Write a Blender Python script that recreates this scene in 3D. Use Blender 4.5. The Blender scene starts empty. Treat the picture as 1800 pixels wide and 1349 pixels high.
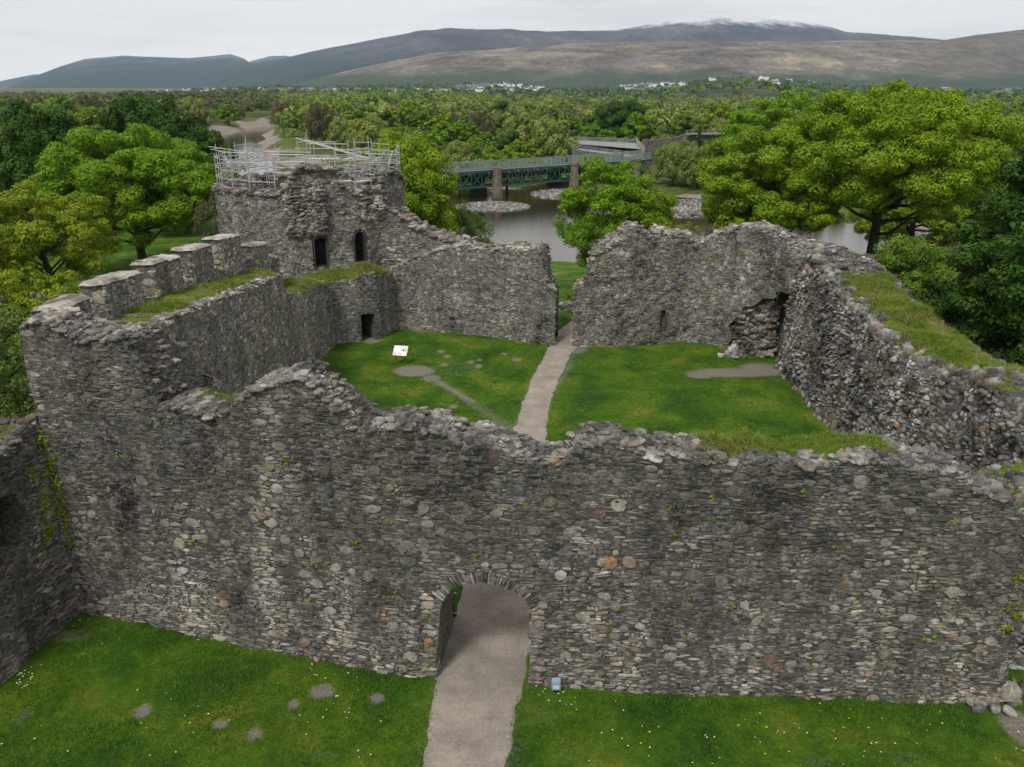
import bpy, math, random
import numpy as np
from math import radians, sin, cos, pi
random.seed(7); RNG = np.random.default_rng(7)
sc = bpy.context.scene
# ------------------------------------------------------------------ camera, world, sun, exposure
H = 17.5; F = 1430.0; PITCH = radians(20.1); SP, CP = sin(PITCH), cos(PITCH)
cam = bpy.data.cameras.new('camera'); camo = bpy.data.objects.new('camera', cam)
sc.collection.objects.link(camo); sc.camera = camo
camo.location = (0, 0, H); camo.rotation_euler = (pi/2 - PITCH, 0, 0)
cam.sensor_fit = 'HORIZONTAL'; cam.sensor_width = 36; cam.lens = 36*F/1800
cam.clip_start = 0.5; cam.clip_end = 60000
sc.view_settings.view_transform = 'Standard'; sc.view_settings.look = 'None'
sc.view_settings.exposure = 0.15; sc.view_settings.gamma = 1.0
SUN_EL, SUN_ROT = radians(52), radians(205)      # high, behind and to the left of the camera
w = bpy.data.worlds.new("World"); sc.world = w; w.use_nodes = True
nt = w.node_tree; N = nt.nodes; L = nt.links
bg = N['Background']
sky = N.new('ShaderNodeTexSky'); sky.sky_type = 'NISHITA'; sky.sun_disc = False
sky.sun_elevation = SUN_EL; sky.sun_rotation = SUN_ROT; sky.air_density = 1.0; sky.dust_density = 2.0
tc = N.new('ShaderNodeTexCoord'); mp = N.new('ShaderNodeMapping'); mp.inputs['Scale'].default_value = (1.1, 1.1, 13)
L.new(tc.outputs['Generated'], mp.inputs['Vector'])
no = N.new('ShaderNodeTexNoise'); no.inputs['Scale'].default_value = 2.6; no.inputs['Detail'].default_value = 6; no.inputs['Roughness'].default_value = .55
L.new(mp.outputs[0], no.inputs['Vector'])
cr = N.new('ShaderNodeValToRGB'); e = cr.color_ramp.elements
e[0].position = .34; e[0].color = (6.4, 6.1, 5.75, 1); e[1].position = .52; e[1].color = (7.75, 7.35, 6.9, 1)
L.new(no.outputs['Fac'], cr.inputs['Fac'])
mx = N.new('ShaderNodeMix'); mx.data_type = 'RGBA'; mx.inputs[0].default_value = .93
sz_ = N.new('ShaderNodeSeparateXYZ'); L.new(tc.outputs['Generated'], sz_.inputs[0])
zr = N.new('ShaderNodeMapRange'); zr.inputs[1].default_value = 0; zr.inputs[2].default_value = .22; zr.inputs[3].default_value = 1.4; zr.inputs[4].default_value = 1.0; L.new(sz_.outputs['Z'], zr.inputs[0])
vm = N.new('ShaderNodeVectorMath'); vm.operation = 'SCALE'; L.new(cr.outputs[0], vm.inputs[0]); L.new(zr.outputs[0], vm.inputs['Scale'])   # overcast is palest low down
L.new(sky.outputs[0], mx.inputs[6]); L.new(vm.outputs[0], mx.inputs[7]); L.new(mx.outputs[2], bg.inputs['Color'])
bg.inputs['Strength'].default_value = 0.112
sl = bpy.data.lights.new('sun', 'SUN'); sl.energy = 2.3; sl.angle = radians(11); sl.color = (1, .96, .9)
so = bpy.data.objects.new('sun', sl); sc.collection.objects.link(so)
so.rotation_euler = (radians(38), 0, radians(-28))
sc.cycles.max_bounces = 6; sc.cycles.diffuse_bounces = 3; sc.cycles.volume_bounces = 0
sc.cycles.transparent_max_bounces = 6
sc.cycles.use_denoising = True

# ------------------------------------------------------------------ helpers
def ray(X, Y): return (X-900)/F, (Y-674.5)/F
def at(X, Y, z=0.0):
    u, v = ray(X, Y); t = (H-z)/(SP+v*CP); return (u*t, (CP-v*SP)*t)
def aty(X, Y, y):
    u, v = ray(X, Y); t = y/(CP-v*SP); return (u*t, y, H-t*(SP+v*CP))
def atx(X, Y, x):
    u, v = ray(X, Y); t = x/u; return (x, t*(CP-v*SP), H-t*(SP+v*CP))
def hsh(i, j, k, seed):
    n = (i*374761393 + j*668265263 + k*2147483647 + seed*974634777) & 0xffffffff
    n = ((n ^ (n >> 13))*1274126177) & 0xffffffff
    n = ((n ^ (n >> 16))*2246822519) & 0xffffffff
    return ((n ^ (n >> 15)) & 0xffffff)/float(0xffffff)
def vn(p, seed=0):
    p = np.asarray(p, float); i = np.floor(p).astype(np.int64); f = p-i; f = f*f*(3-2*f)
    r = 0
    for a in (0, 1):
        for b in (0, 1):
            for c in (0, 1):
                wgt = (f[..., 0] if a else 1-f[..., 0])*(f[..., 1] if b else 1-f[..., 1])*(f[..., 2] if c else 1-f[..., 2])
                r = r + wgt*hsh(i[..., 0]+a, i[..., 1]+b, i[..., 2]+c, seed)
    return r*2-1
def fbm(p, seed=0, o=4, g=.5):
    p = np.asarray(p, float); r = 0; a = 1; s = 0
    for k in range(o):
        r = r+a*vn(p*(2.03**k), seed+k*17); s += a; a *= g
    return r/s
def st3(a, b, c=0): 
    a, b, c = np.broadcast_arrays(a, b, c); return np.stack([a, b, c], -1).astype(float)
def sstep(a, b, x): t = np.clip((x-a)/(b-a), 0, 1); return t*t*(3-2*t)
def wloc(o):
    l = o.location.copy()
    while o.parent: o = o.parent; l = l+o.location
    return l
def link(o, parent=None, local=False):
    sc.collection.objects.link(o)
    if parent:
        o.parent = parent
        if not local: o.location = -wloc(parent)      # the mesh is written in world metres
    return o
def mesh(name, verts, polys, mats, parent=None, smooth=False, mi=None, attrs=None, local=False):
    """polys: list of int arrays (n,k)."""
    verts = np.asarray(verts, np.float32).reshape(-1, 3)
    me = bpy.data.meshes.new(name)
    polys = [np.asarray(p, np.int32) for p in polys if len(p)]
    loops = np.concatenate([p.ravel() for p in polys]); tot = np.concatenate([np.full(len(p), p.shape[1], np.int32) for p in polys])
    start = np.concatenate([[0], np.cumsum(tot)[:-1]]).astype(np.int32)
    me.vertices.add(len(verts)); me.vertices.foreach_set('co', verts.ravel())
    me.loops.add(len(loops)); me.loops.foreach_set('vertex_index', loops)
    me.polygons.add(len(tot)); me.polygons.foreach_set('loop_start', start)
    if mi is not None: me.polygons.foreach_set('material_index', np.asarray(mi, np.int32))
    me.polygons.foreach_set('use_smooth', np.full(len(tot), smooth))
    for m in (mats if isinstance(mats, (list, tuple)) else [mats]): me.materials.append(m)
    if attrs:
        for k, a in attrs.items():
            at_ = me.attributes.new(k, 'FLOAT', 'POINT'); at_.data.foreach_set('value', np.asarray(a, np.float32).ravel())
    me.update(calc_edges=True); me.validate()
    return link(bpy.data.objects.new(name, me), parent, local)
def thing(name, label, cat, loc=(0, 0, 0), group=None):
    o = bpy.data.objects.new(name, None); link(o); o.location = loc; o.empty_display_size = .3
    o['label'] = label; o['category'] = cat; o['kind'] = 'thing'
    if group: o['group'] = group
    return o
def tag(o, label=None, cat=None, group=None, kind=None):
    if label: o['label'] = label
    if cat: o['category'] = cat
    if group: o['group'] = group
    if kind: o['kind'] = kind
    return o
def grid_polys(nu, nv, off=0):
    i, j = np.meshgrid(np.arange(nu-1), np.arange(nv-1), indexing='ij')
    a = (i*nv+j).ravel()+off
    return np.stack([a, a+nv, a+nv+1, a+1], -1)
class Geo:
    def __init__(s): s.v = []; s.p = {}; s.n = 0; s.a = []
    def add(s, v, polys, attr=0.0):
        v = np.asarray(v, float).reshape(-1, 3)
        for p in polys:
            p = np.asarray(p)
            if len(p): s.p.setdefault(p.shape[1], []).append(p+s.n)
        s.v.append(v); s.a.append(np.broadcast_to(np.asarray(attr, float), (len(v),)).copy()); s.n += len(v)
    def box(s, c, d, rz=0, M=None, attr=0.0):
        x, y, z = np.array(d)/2
        v = np.array([[a*x, b*y, q*z] for a in (-1, 1) for b in (-1, 1) for q in (-1, 1)])
        if rz: v = v@np.array([[cos(rz), sin(rz), 0], [-sin(rz), cos(rz), 0], [0, 0, 1]])
        if M is not None: v = v@M
        s.add(v+np.array(c), [[[0, 1, 3, 2], [4, 6, 7, 5], [0, 4, 5, 1], [2, 3, 7, 6], [0, 2, 6, 4], [1, 5, 7, 3]]], attr)
    def bar(s, a, b, wd, ht):
        a = np.array(a, float); b = np.array(b, float); d = b-a; ln = np.linalg.norm(d); d /= ln
        up = np.array([0, 0, 1.]) if abs(d[2]) < .95 else np.array([1., 0, 0])
        r = np.cross(d, up); r /= np.linalg.norm(r); up = np.cross(r, d)
        v = [p+r*x*wd/2+up*z*ht/2 for p in (a, b) for x in (-1, 1) for z in (-1, 1)]
        s.add(v, [[[0, 1, 3, 2], [4, 6, 7, 5], [0, 4, 5, 1], [2, 3, 7, 6], [0, 2, 6, 4], [1, 5, 7, 3]]])
    def tube(s, pts, rad, k=6):
        pts = np.array(pts, float); rad = np.broadcast_to(np.array(rad, float), (len(pts),))
        d = np.gradient(pts, axis=0); d /= np.linalg.norm(d, axis=1, keepdims=True)+1e-9
        ref = np.array([.31, .95, .1]); a = np.cross(d, ref); a /= np.linalg.norm(a, axis=1, keepdims=True)+1e-9; b = np.cross(d, a)
        th = np.arange(k)*2*pi/k
        v = pts[:, None]+rad[:, None, None]*(np.cos(th)[None, :, None]*a[:, None]+np.sin(th)[None, :, None]*b[:, None])
        n = len(pts); q = [[i*k+j, i*k+(j+1) % k, (i+1)*k+(j+1) % k, (i+1)*k+j] for i in range(n-1) for j in range(k)]
        s.add(v, [q]); 
    def build(s, name, mats, parent=None, smooth=False, attr=None, local=False):
        return mesh(name, np.concatenate(s.v), [np.concatenate(x) for x in s.p.values()], mats, parent, smooth,
                    attrs={attr: np.concatenate(s.a)} if attr else None, local=local)

# ------------------------------------------------------------------ materials
def mat(name, rough=.9):
    m = bpy.data.materials.new(name); m.use_nodes = True
    b = m.node_tree.nodes['Principled BSDF']; b.inputs['Roughness'].default_value = rough
    b.inputs['Specular IOR Level'].default_value = .2
    return m, m.node_tree.nodes, m.node_tree.links, b
def noise(N, L, vec, scale, detail=4, rough=.55, dist=0):
    n = N.new('ShaderNodeTexNoise'); n.inputs['Scale'].default_value = scale; n.inputs['Detail'].default_value = detail
    n.inputs['Roughness'].default_value = rough; n.inputs['Distortion'].default_value = dist
    if vec is not None: L.new(vec, n.inputs['Vector'])
    return n.outputs['Fac']
def ramp(N, L, fac, stops, interp='LINEAR'):
    r = N.new('ShaderNodeValToRGB'); r.color_ramp.interpolation = interp; el = r.color_ramp.elements
    while len(el) < len(stops): el.new(.5)
    for k, (p, c) in enumerate(stops):
        el[k].position = p; c = c if isinstance(c, (tuple, list)) else (c, c, c); el[k].color = (*c, 1)
    L.new(fac, r.inputs['Fac']); return r.outputs['Color']
def mixc(N, L, fac, a, b, mode='MIX'):
    m = N.new('ShaderNodeMix'); m.data_type = 'RGBA'; m.blend_type = mode
    for s, x in ((0, fac), (6, a), (7, b)):
        if isinstance(x, (int, float)): m.inputs[s].default_value = x
        elif isinstance(x, tuple): m.inputs[s].default_value = (*x, 1)
        else: L.new(x, m.inputs[s])
    return m.outputs[2]
def mapv(N, L, scale=(1, 1, 1), rot=(0, 0, 0)):
    g = N.new('ShaderNodeNewGeometry'); m = N.new('ShaderNodeMapping'); m.inputs['Scale'].default_value = scale
    m.inputs['Rotation'].default_value = rot; L.new(g.outputs['Position'], m.inputs['Vector']); return m.outputs[0]
def bump(N, L, b, h, strength=.5, dist=.05):
    n = N.new('ShaderNodeBump'); n.inputs['Strength'].default_value = strength; n.inputs['Distance'].default_value = dist
    L.new(h, n.inputs['Height']); L.new(n.outputs[0], b.inputs['Normal'])
def math_(N, L, op, a, b=0.0):
    m = N.new('ShaderNodeMath'); m.operation = op
    for k, x in enumerate((a, b)):
        if isinstance(x, (int, float)): m.inputs[k].default_value = x
        else: L.new(x, m.inputs[k])
    return m.outputs[0]
def attrn(N, name):
    a = N.new('ShaderNodeAttribute'); a.attribute_name = name; return a.outputs['Fac']

def stone_mat(name, mult=1.0, warm=0.0, pale=.0, moss=.4, tint=False):
    m, N, L, b = mat(name, .88)
    g = N.new('ShaderNodeNewGeometry'); rnd = g.outputs['Random Per Island']; kind = attrn(N, 'kind')
    k = mult; W = (1+.14*warm, 1+.03*warm, 1-.12*warm)
    def c(r, g_, b_): return (r*k*W[0], g_*k*W[1], b_*k*W[2])
    slab = ramp(N, L, rnd, [(0, c(.062, .064, .070)), (.14, c(.135, .138, .145)), (.24, c(.175, .162, .135)), (.34, c(.24, .238, .232)),
        (.46, c(.105, .103, .092)), (.56, c(.285, .272, .24)), (.66, c(.165, .172, .178)), (.75, c(.195, .165, .13)), (.83, c(.085, .088, .094)),
        (.90, c(.36, .35, .325)), (.955, c(.15, .15, .098)), (.99, c(.22, .13, .075))], 'CONSTANT')
    bould = ramp(N, L, rnd, [(0, c(.27, .245, .22)), (.18, c(.22, .217, .21)), (.36, c(.31, .29, .265)), (.5, c(.18, .17, .155)), (.66, c(.30, .235, .20)),
        (.74, c(.25, .245, .225)), (.84, c(.13, .095, .085)), (.9, c(.37, .35, .325)), (.975, c(.27, .16, .09))], 'CONSTANT')
    col = mixc(N, L, kind, slab, bould)
    P = mapv(N, L)
    pat = ramp(N, L, noise(N, L, mapv(N, L, (1, 1, 1.8)), 2.6, 8, .75), [(.30, c(.085, .083, .080)), (.48, c(.17, .163, .150)), (.66, c(.29, .28, .255))])
    col = mixc(N, L, math_(N, L, 'SUBTRACT', .22, math_(N, L, 'MULTIPLY', kind, .2)), col, pat)
    col = mixc(N, L, .8, col, ramp(N, L, noise(N, L, P, 9, 6, .7), [(.25, .38), (.5, .92), (.72, 1.6)]), 'MULTIPLY')
    # water stains: large, stretched down the wall
    S = mapv(N, L, (.55, .55, .16))
    st = ramp(N, L, noise(N, L, S, 1.0, 7, .62, .6), [(.36, .22), (.45, .62), (.54, 1.05), (.66, 1.6)])
    col = mixc(N, L, .9, col, st, 'MULTIPLY')
    # lime and lichen
    li = ramp(N, L, noise(N, L, mapv(N, L, (1, 1, .7)), 1.15, 8, .72), [(.59-.09*pale, 0.0), (.70-.07*pale, .75)])
    col = mixc(N, L, li, col, c(.40, .395, .37))
    sp = ramp(N, L, noise(N, L, P, 14, 3, .5), [(.67, 0.0), (.72, .7)])
    col = mixc(N, L, sp, col, c(.46, .46, .43))
    mo = ramp(N, L, noise(N, L, P, .9, 8, .75), [(.60-.04*moss, 0.0), (.74-.06*moss, .6)])
    col = mixc(N, L, mo, col, (.085, .092, .035))
    if tint:   # black algae high up, paler cleaner stone low down, as large uneven patches
        sx = N.new('ShaderNodeSeparateXYZ'); gg = N.new('ShaderNodeNewGeometry'); L.new(gg.outputs['Position'], sx.inputs[0])
        hz_ = math_(N, L, 'ADD', math_(N, L, 'MULTIPLY', sx.outputs['Z'], .085), math_(N, L, 'MULTIPLY', noise(N, L, P, .35, 7, .65), 1.5))
        col = mixc(N, L, .9, col, ramp(N, L, hz_, [(.72, (1.35, 1.30, 1.24)), (1.0, (.98, .97, .96)), (1.0, (.98, .97, .96))]), 'MULTIPLY')
        col = mixc(N, L, .9, col, ramp(N, L, math_(N, L, 'SUBTRACT', hz_, .5), [(.60, (1, 1, 1)), (.80, (.62, .64, .64))]), 'MULTIPLY')
    L.new(col, b.inputs['Base Color'])
    bump(N, L, b, noise(N, L, mapv(N, L, (1, 1, 2.2)), 13, 8, .7), .9, .05)
    return m
M_FRONT = stone_mat('schist_front', 1.02, .2, .45, tint=True)
M_INNER = stone_mat('schist_inner', 1.2, .22, .55)
M_TOWER = stone_mat('schist_tower', 1.2, .2, .45)
M_EAST = stone_mat('rubble_core', 1.3, .1, .35)
M_CREST = stone_mat('crest_slabs', 1.02, .08, .4, .5)
M_MERLON = stone_mat('merlon_stone', 1.3, .15, .7, .1)
def mortar_mat(name, mult):
    m, N, L, b = mat(name, .95); P = mapv(N, L, (1, 1, 2.3))
    vo = N.new('ShaderNodeTexVoronoi'); vo.inputs['Scale'].default_value = 6; L.new(P, vo.inputs['Vector'])
    c1 = ramp(N, L, vo.outputs['Color'], [(.2, (.075*mult, .073*mult, .068*mult)), (.5, (.15*mult, .145*mult, .13*mult)), (.8, (.24*mult, .235*mult, .215*mult))])
    ed = N.new('ShaderNodeTexVoronoi'); ed.feature = 'DISTANCE_TO_EDGE'; ed.inputs['Scale'].default_value = 6; L.new(P, ed.inputs['Vector'])
    c2 = mixc(N, L, ramp(N, L, ed.outputs['Distance'], [(.0, 1.0), (.09, 0.0)]), c1, (.10*mult, .098*mult, .09*mult))
    c3 = mixc(N, L, .8, c2, ramp(N, L, noise(N, L, P, 3, 8, .7), [(.3, .45), (.6, 1.2)]), 'MULTIPLY')
    L.new(c3, b.inputs['Base Color'])
    hh = math_(N, L, 'ADD', math_(N, L, 'MINIMUM', ed.outputs['Distance'], .18), math_(N, L, 'MULTIPLY', noise(N, L, P, 20, 6, .7), .25))
    bump(N, L, b, hh, 1, .12); return m
M_MORTI = mortar_mat('inner_mortar', 1.25); M_MORT = mortar_mat('lime_mortar', .78); M_MORTP = mortar_mat('pale_mortar', 1.15)

def turf_mat(name, c1, c2, c3, sc_=1.0):
    m, N, L, b = mat(name, .95); P = mapv(N, L)
    a = noise(N, L, P, .55*sc_, 6, .6); f = noise(N, L, P, 7*sc_, 5, .75)
    col = ramp(N, L, a, [(.34, c1), (.52, c2), (.68, c3)])
    col = mixc(N, L, .85, col, ramp(N, L, f, [(.28, .42), (.5, .95), (.72, 1.55)]), 'MULTIPLY')
    L.new(col, b.inputs['Base Color']); bump(N, L, b, noise(N, L, P, 22*sc_, 5, .8), .8, .06); return m
M_TURF = turf_mat('wall_top_turf', (.075, .14, .012), (.13, .17, .02), (.22, .19, .07))
def blade_mat(name, cols):
    m, N, L, b = mat(name, .8); g = N.new('ShaderNodeNewGeometry')
    col = ramp(N, L, g.outputs['Random Per Island'], cols)
    col = mixc(N, L, .7, col, ramp(N, L, noise(N, L, mapv(N, L), .5, 5, .6), [(.3, .55), (.7, 1.4)]), 'MULTIPLY')
    L.new(col, b.inputs['Base Color']); return m
M_BLADE = blade_mat('lawn_blades', [(0, (.026, .075, .004)), (.4, (.055, .13, .007)), (.8, (.09, .175, .010)), (1, (.15, .17, .02))])
def dry_mat():
    m, N, L, b = mat('dry_grass', .85); g = N.new('ShaderNodeNewGeometry')
    f = math_(N, L, 'ADD', math_(N, L, 'MULTIPLY', g.outputs['Random Per Island'], .35), math_(N, L, 'MULTIPLY', noise(N, L, mapv(N, L), .55, 5, .65), .85))
    L.new(ramp(N, L, f, [(.34, (.06, .14, .008)), (.56, (.11, .19, .014)), (.70, (.20, .20, .05)), (.88, (.34, .29, .14))]), b.inputs['Base Color']); return m
M_DRY = dry_mat()

def leaf_mat(name, c1, c2, c3, trans=.22):
    m, N, L, b = mat(name, .6); g = N.new('ShaderNodeNewGeometry')
    n2 = noise(N, L, mapv(N, L), .28, 5, .6)
    f = math_(N, L, 'ADD', math_(N, L, 'MULTIPLY', g.outputs['Random Per Island'], .28), math_(N, L, 'MULTIPLY', n2, .75))
    col = ramp(N, L, f, [(.2, c1), (.5, c2), (.85, c3)]); L.new(col, b.inputs['Base Color'])
    t = N.new('ShaderNodeBsdfTranslucent'); L.new(col, t.inputs['Color'])
    mxs = N.new('ShaderNodeMixShader'); mxs.inputs[0].default_value = trans
    L.new(b.outputs[0], mxs.inputs[1]); L.new(t.outputs[0], mxs.inputs[2]); L.new(mxs.outputs[0], N['Material Output'].inputs['Surface'])
    return m
LF = {
 'lime': leaf_mat('leaf_lime', (.058, .125, .004), (.165, .275, .008), (.31, .42, .016)),
 'bright': leaf_mat('leaf_bright', (.055, .13, .004), (.135, .26, .009), (.25, .40, .018)),
 'olive': leaf_mat('leaf_olive', (.085, .145, .005), (.19, .265, .010), (.31, .36, .02)),
 'mid': leaf_mat('leaf_mid', (.05, .115, .010), (.115, .215, .018), (.21, .31, .04)),
 'dark': leaf_mat('leaf_dark', (.014, .042, .004), (.036, .090, .007), (.085, .165, .014), .12),
 'willow': leaf_mat('leaf_willow', (.11, .165, .035), (.20, .26, .055), (.30, .36, .09)),
 'brown': leaf_mat('leaf_brown', (.075, .075, .035), (.12, .118, .055), (.17, .165, .08)),
 'rust': leaf_mat('leaf_rust', (.09, .06, .03), (.12, .075, .035), (.15, .10, .045)),
 'blossom': leaf_mat('leaf_blossom', (.06, .13, .008), (.11, .19, .02), (.42, .45, .30)),
}
def bark_mat():
    m, N, L, b = mat('bark', .95); P = mapv(N, L, (1, 1, .25))
    L.new(ramp(N, L, noise(N, L, P, 9, 6, .7), [(.3, (.018, .014, .010)), (.7, (.085, .07, .052))]), b.inputs['Base Color'])
    bump(N, L, b, noise(N, L, P, 16, 5, .7), .8, .05); return m
M_BARK = bark_mat()
def plain(name, col, rough=.7, metal=0, nz=.25, scale=3):
    m, N, L, b = mat(name, rough); b.inputs['Metallic'].default_value = metal
    lo = tuple(x*(1-nz) for x in col); hi = tuple(x*(1+nz) for x in col)
    L.new(ramp(N, L, noise(N, L, mapv(N, L), scale, 6, .65), [(.3, lo), (.7, hi)]), b.inputs['Base Color']); return m
M_STEEL = plain('galvanised_tube', (.38, .38, .39), .5, .2, .2, 6)
M_BRGREEN = plain('bridge_green', (.028, .088, .066), .55, 0, .3, 1)
M_BRRAIL = plain('bridge_rail', (.22, .28, .26), .6, 0, .2, 2)
M_CONC = plain('concrete', (.23, .235, .235), .9, 0, .25, .8)
M_ASPH = plain('tarmac', (.20, .20, .205), .95, 0, .2, .8)
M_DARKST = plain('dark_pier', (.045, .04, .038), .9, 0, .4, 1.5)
M_IRON = plain('iron', (.02, .02, .02), .6, .5, .2, 4)
M_WHITE = plain('house_white', (.72, .71, .68), .8, 0, .12, .3)
M_SLATE = plain('house_slate', (.10, .105, .12), .8, 0, .2, .3)
M_BOARD = plain('sign_board', (.78, .79, .80), .5, 0, .04, 3)
M_INK = plain('sign_print', (.10, .11, .13), .6, 0, .2, 5)
M_WOOD = plain('sign_post', (.10, .075, .05), .9, 0, .3, 5)
M_BLUE = plain('lamp_blue', (.20, .28, .38), .5, 0, .15, 8)
M_GLASS = plain('lamp_lens', (.45, .55, .65), .2, 0, .1, 8)
M_DAISY = plain('daisy_white', (.75, .75, .70), .7, 0, .05)
M_YELL = plain('buttercup_yellow', (.72, .58, .03), .7, 0, .1)
M_PERSP = plain('plank', (.48, .46, .42), .8, 0, .2, 3)

# ------------------------------------------------------------------ ground height and river
RC = np.array([(160, 84, 12), (110, 88, 13), (60, 101, 13), (35, 120, 20), (15, 133, 30), (-12, 141, 30), (-36, 165, 13), (-52, 195, 7), (-80, 245, 6), (-103, 310, 7), (-118, 370, 6), (-126, 440, 5), (-120, 520, 5), (-100, 640, 5)], float)
def river_d(x, y):
    """distance to the river's centreline minus its half width (negative inside)"""
    x = np.asarray(x, float); y = np.asarray(y, float); best = np.full(x.shape, 1e9)
    for a, b in zip(RC[:-1], RC[1:]):
        d = b[:2]-a[:2]; t = np.clip(((x-a[0])*d[0]+(y-a[1])*d[1])/(d@d), 0, 1)
        r = np.hypot(x-a[0]-t*d[0], y-a[1]-t*d[1])-(a[2]+t*(b[2]-a[2])); best = np.minimum(best, r)
    return best
WZ = -3.0
def gz(x, y):
    x = np.asarray(x, float); y = np.asarray(y, float)
    d = river_d(x, y)+1.6*vn(st3(x*.09, y*.09), 5)
    base = -1.9*sstep(70, 96, y)*sstep(-34, -18, x)+.9*sstep(150, 260, y)
    bank = sstep(-2.5, 13, d)
    z = (-4.3)*(1-bank)+base*bank
    far = sstep(60, 160, np.hypot(x, y-40))
    z = z+far*.5*vn(st3(x*.02, y*.02), 9)
    z = z-.5*sstep(0, 1, (np.abs(x) > 400)*1.)*0
    inner = 1-far
    z = z+inner*.05*vn(st3(x*.5, y*.5), 3)
    # low grassy rise at the foot of the broken north east corner
    z = z+.35*np.exp(-((x-13.5)**2/9+(y-55)**2/3))+.25*np.exp(-((x+15)**2/20+(y-23)**2/9))
    return z
def g0(x, y): return float(gz(np.array([x]), np.array([y]))[0])

def spacing(a, b, dense, steps_lo, steps_hi):
    lo = a-np.cumsum(steps_lo)[::-1]; hi = b+np.cumsum(steps_hi); return np.concatenate([lo, np.arange(a, b, dense), [b], hi])
def geo_steps(s0, r, tot, cap=600):
    out = []; s = s0; t = 0
    while t < tot: out.append(s); t += s; s = min(s*r, cap)
    return np.array(out)
gx = spacing(-21, 24, .13, np.concatenate([np.full(14, .5), np.full(50, 2.5), geo_steps(3, 1.1, 12000, 900)]), np.concatenate([np.full(14, .5), np.full(50, 2.5), geo_steps(3, 1.1, 12000, 900)]))
gy = spacing(13.5, 66, .13, np.concatenate([np.full(10, .8), geo_steps(2, 1.3, 300)]), np.concatenate([np.full(20, .5), np.full(60, 2.2), geo_steps(2.5, 1.04, 11500, 700)]))
GX, GY = np.meshgrid(gx, gy, indexing='ij'); GZ = gz(GX, GY)
bare = np.zeros(GX.shape)
def blob(px, py, rx, ry, amt=1.0, z=0):
    global bare
    c = at(px, py, z); l = at(px-rx, py, z); t = at(px, py-ry, z); b_ = at(px, py+ry, z)
    ax = abs(c[0]-l[0]); ay = abs(t[1]-b_[1])/2
    d = ((GX-c[0])/ax)**2+((GY-(t[1]+b_[1])/2)/ay)**2
    bare = np.maximum(bare, amt*np.clip(1.35-d*.62, 0, 1))
for q in [(565,1215,20,12),(514,1238,10,9),(386,1275,14,8),(250,1251,14,12),(447,1293,13,11),(662,1230,13,9),(1795,1280,28,30),
          (775,618,9,4),(786,627,9,4),(780,642,9,4),(827,637,8,4),(841,644,9,5),(843,633,6,3),(908,633,11,4),(886,622,8,3),(796,716,9,5),(783,728,8,4)]: blob(*(q if q[1] > 1000 else (q[0], q[1], q[2]*.8, q[3]*.8, .8)))
for q in [(126,1130,34,12,.55),(290,1090,30,6,.45),(40,1265,18,14,.5),(1000,1320,20,18,.35),(570,1330,26,14,.4),(800,650,40,14,.38),(725,650,28,8,.6),(728,653,32,9,1.0),(758,666,16,6,.8),(655,598,14,6,.9),
          (1010,612,22,10,.75),(1285,656,70,7,.95),(1340,650,36,10,1.0),(1230,661,22,5,.9),(1440,1340,30,14,.4),(960,1260,22,22,.4), (1600,1335,40,14,.4), (850,1130,110,14,.0)]: blob(*q)
def worn(pts, wd, amt):
    global bare
    P = [at(*p) for p in pts]
    for (x0, y0), (x1, y1) in zip(P[:-1], P[1:]):
        dx, dy = x1-x0, y1-y0; t = np.clip(((GX-x0)*dx+(GY-y0)*dy)/(dx*dx+dy*dy), 0, 1)
        d = np.hypot(GX-x0-t*dx, GY-y0-t*dy)/wd; bare = np.maximum(bare, amt*np.clip(1.3-d, 0, 1))
worn([(770,672),(800,690),(838,715),(880,742),(915,770),(930,790)], .8, .52)
worn([(770,672),(805,692),(830,706)], .35, .8)
worn([(760,655),(830,655),(905,650),(968,622),(1000,612)], .7, .36)
worn([(915,760),(955,690),(990,640),(1000,600)], 1.5, .52)
worn([(815,1400),(835,1250),(850,1180)], 1.62, .80)
worn([(930,765),(940,700),(965,650),(992,605)], .95, .85)
dw = river_d(GX, GY)
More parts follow.
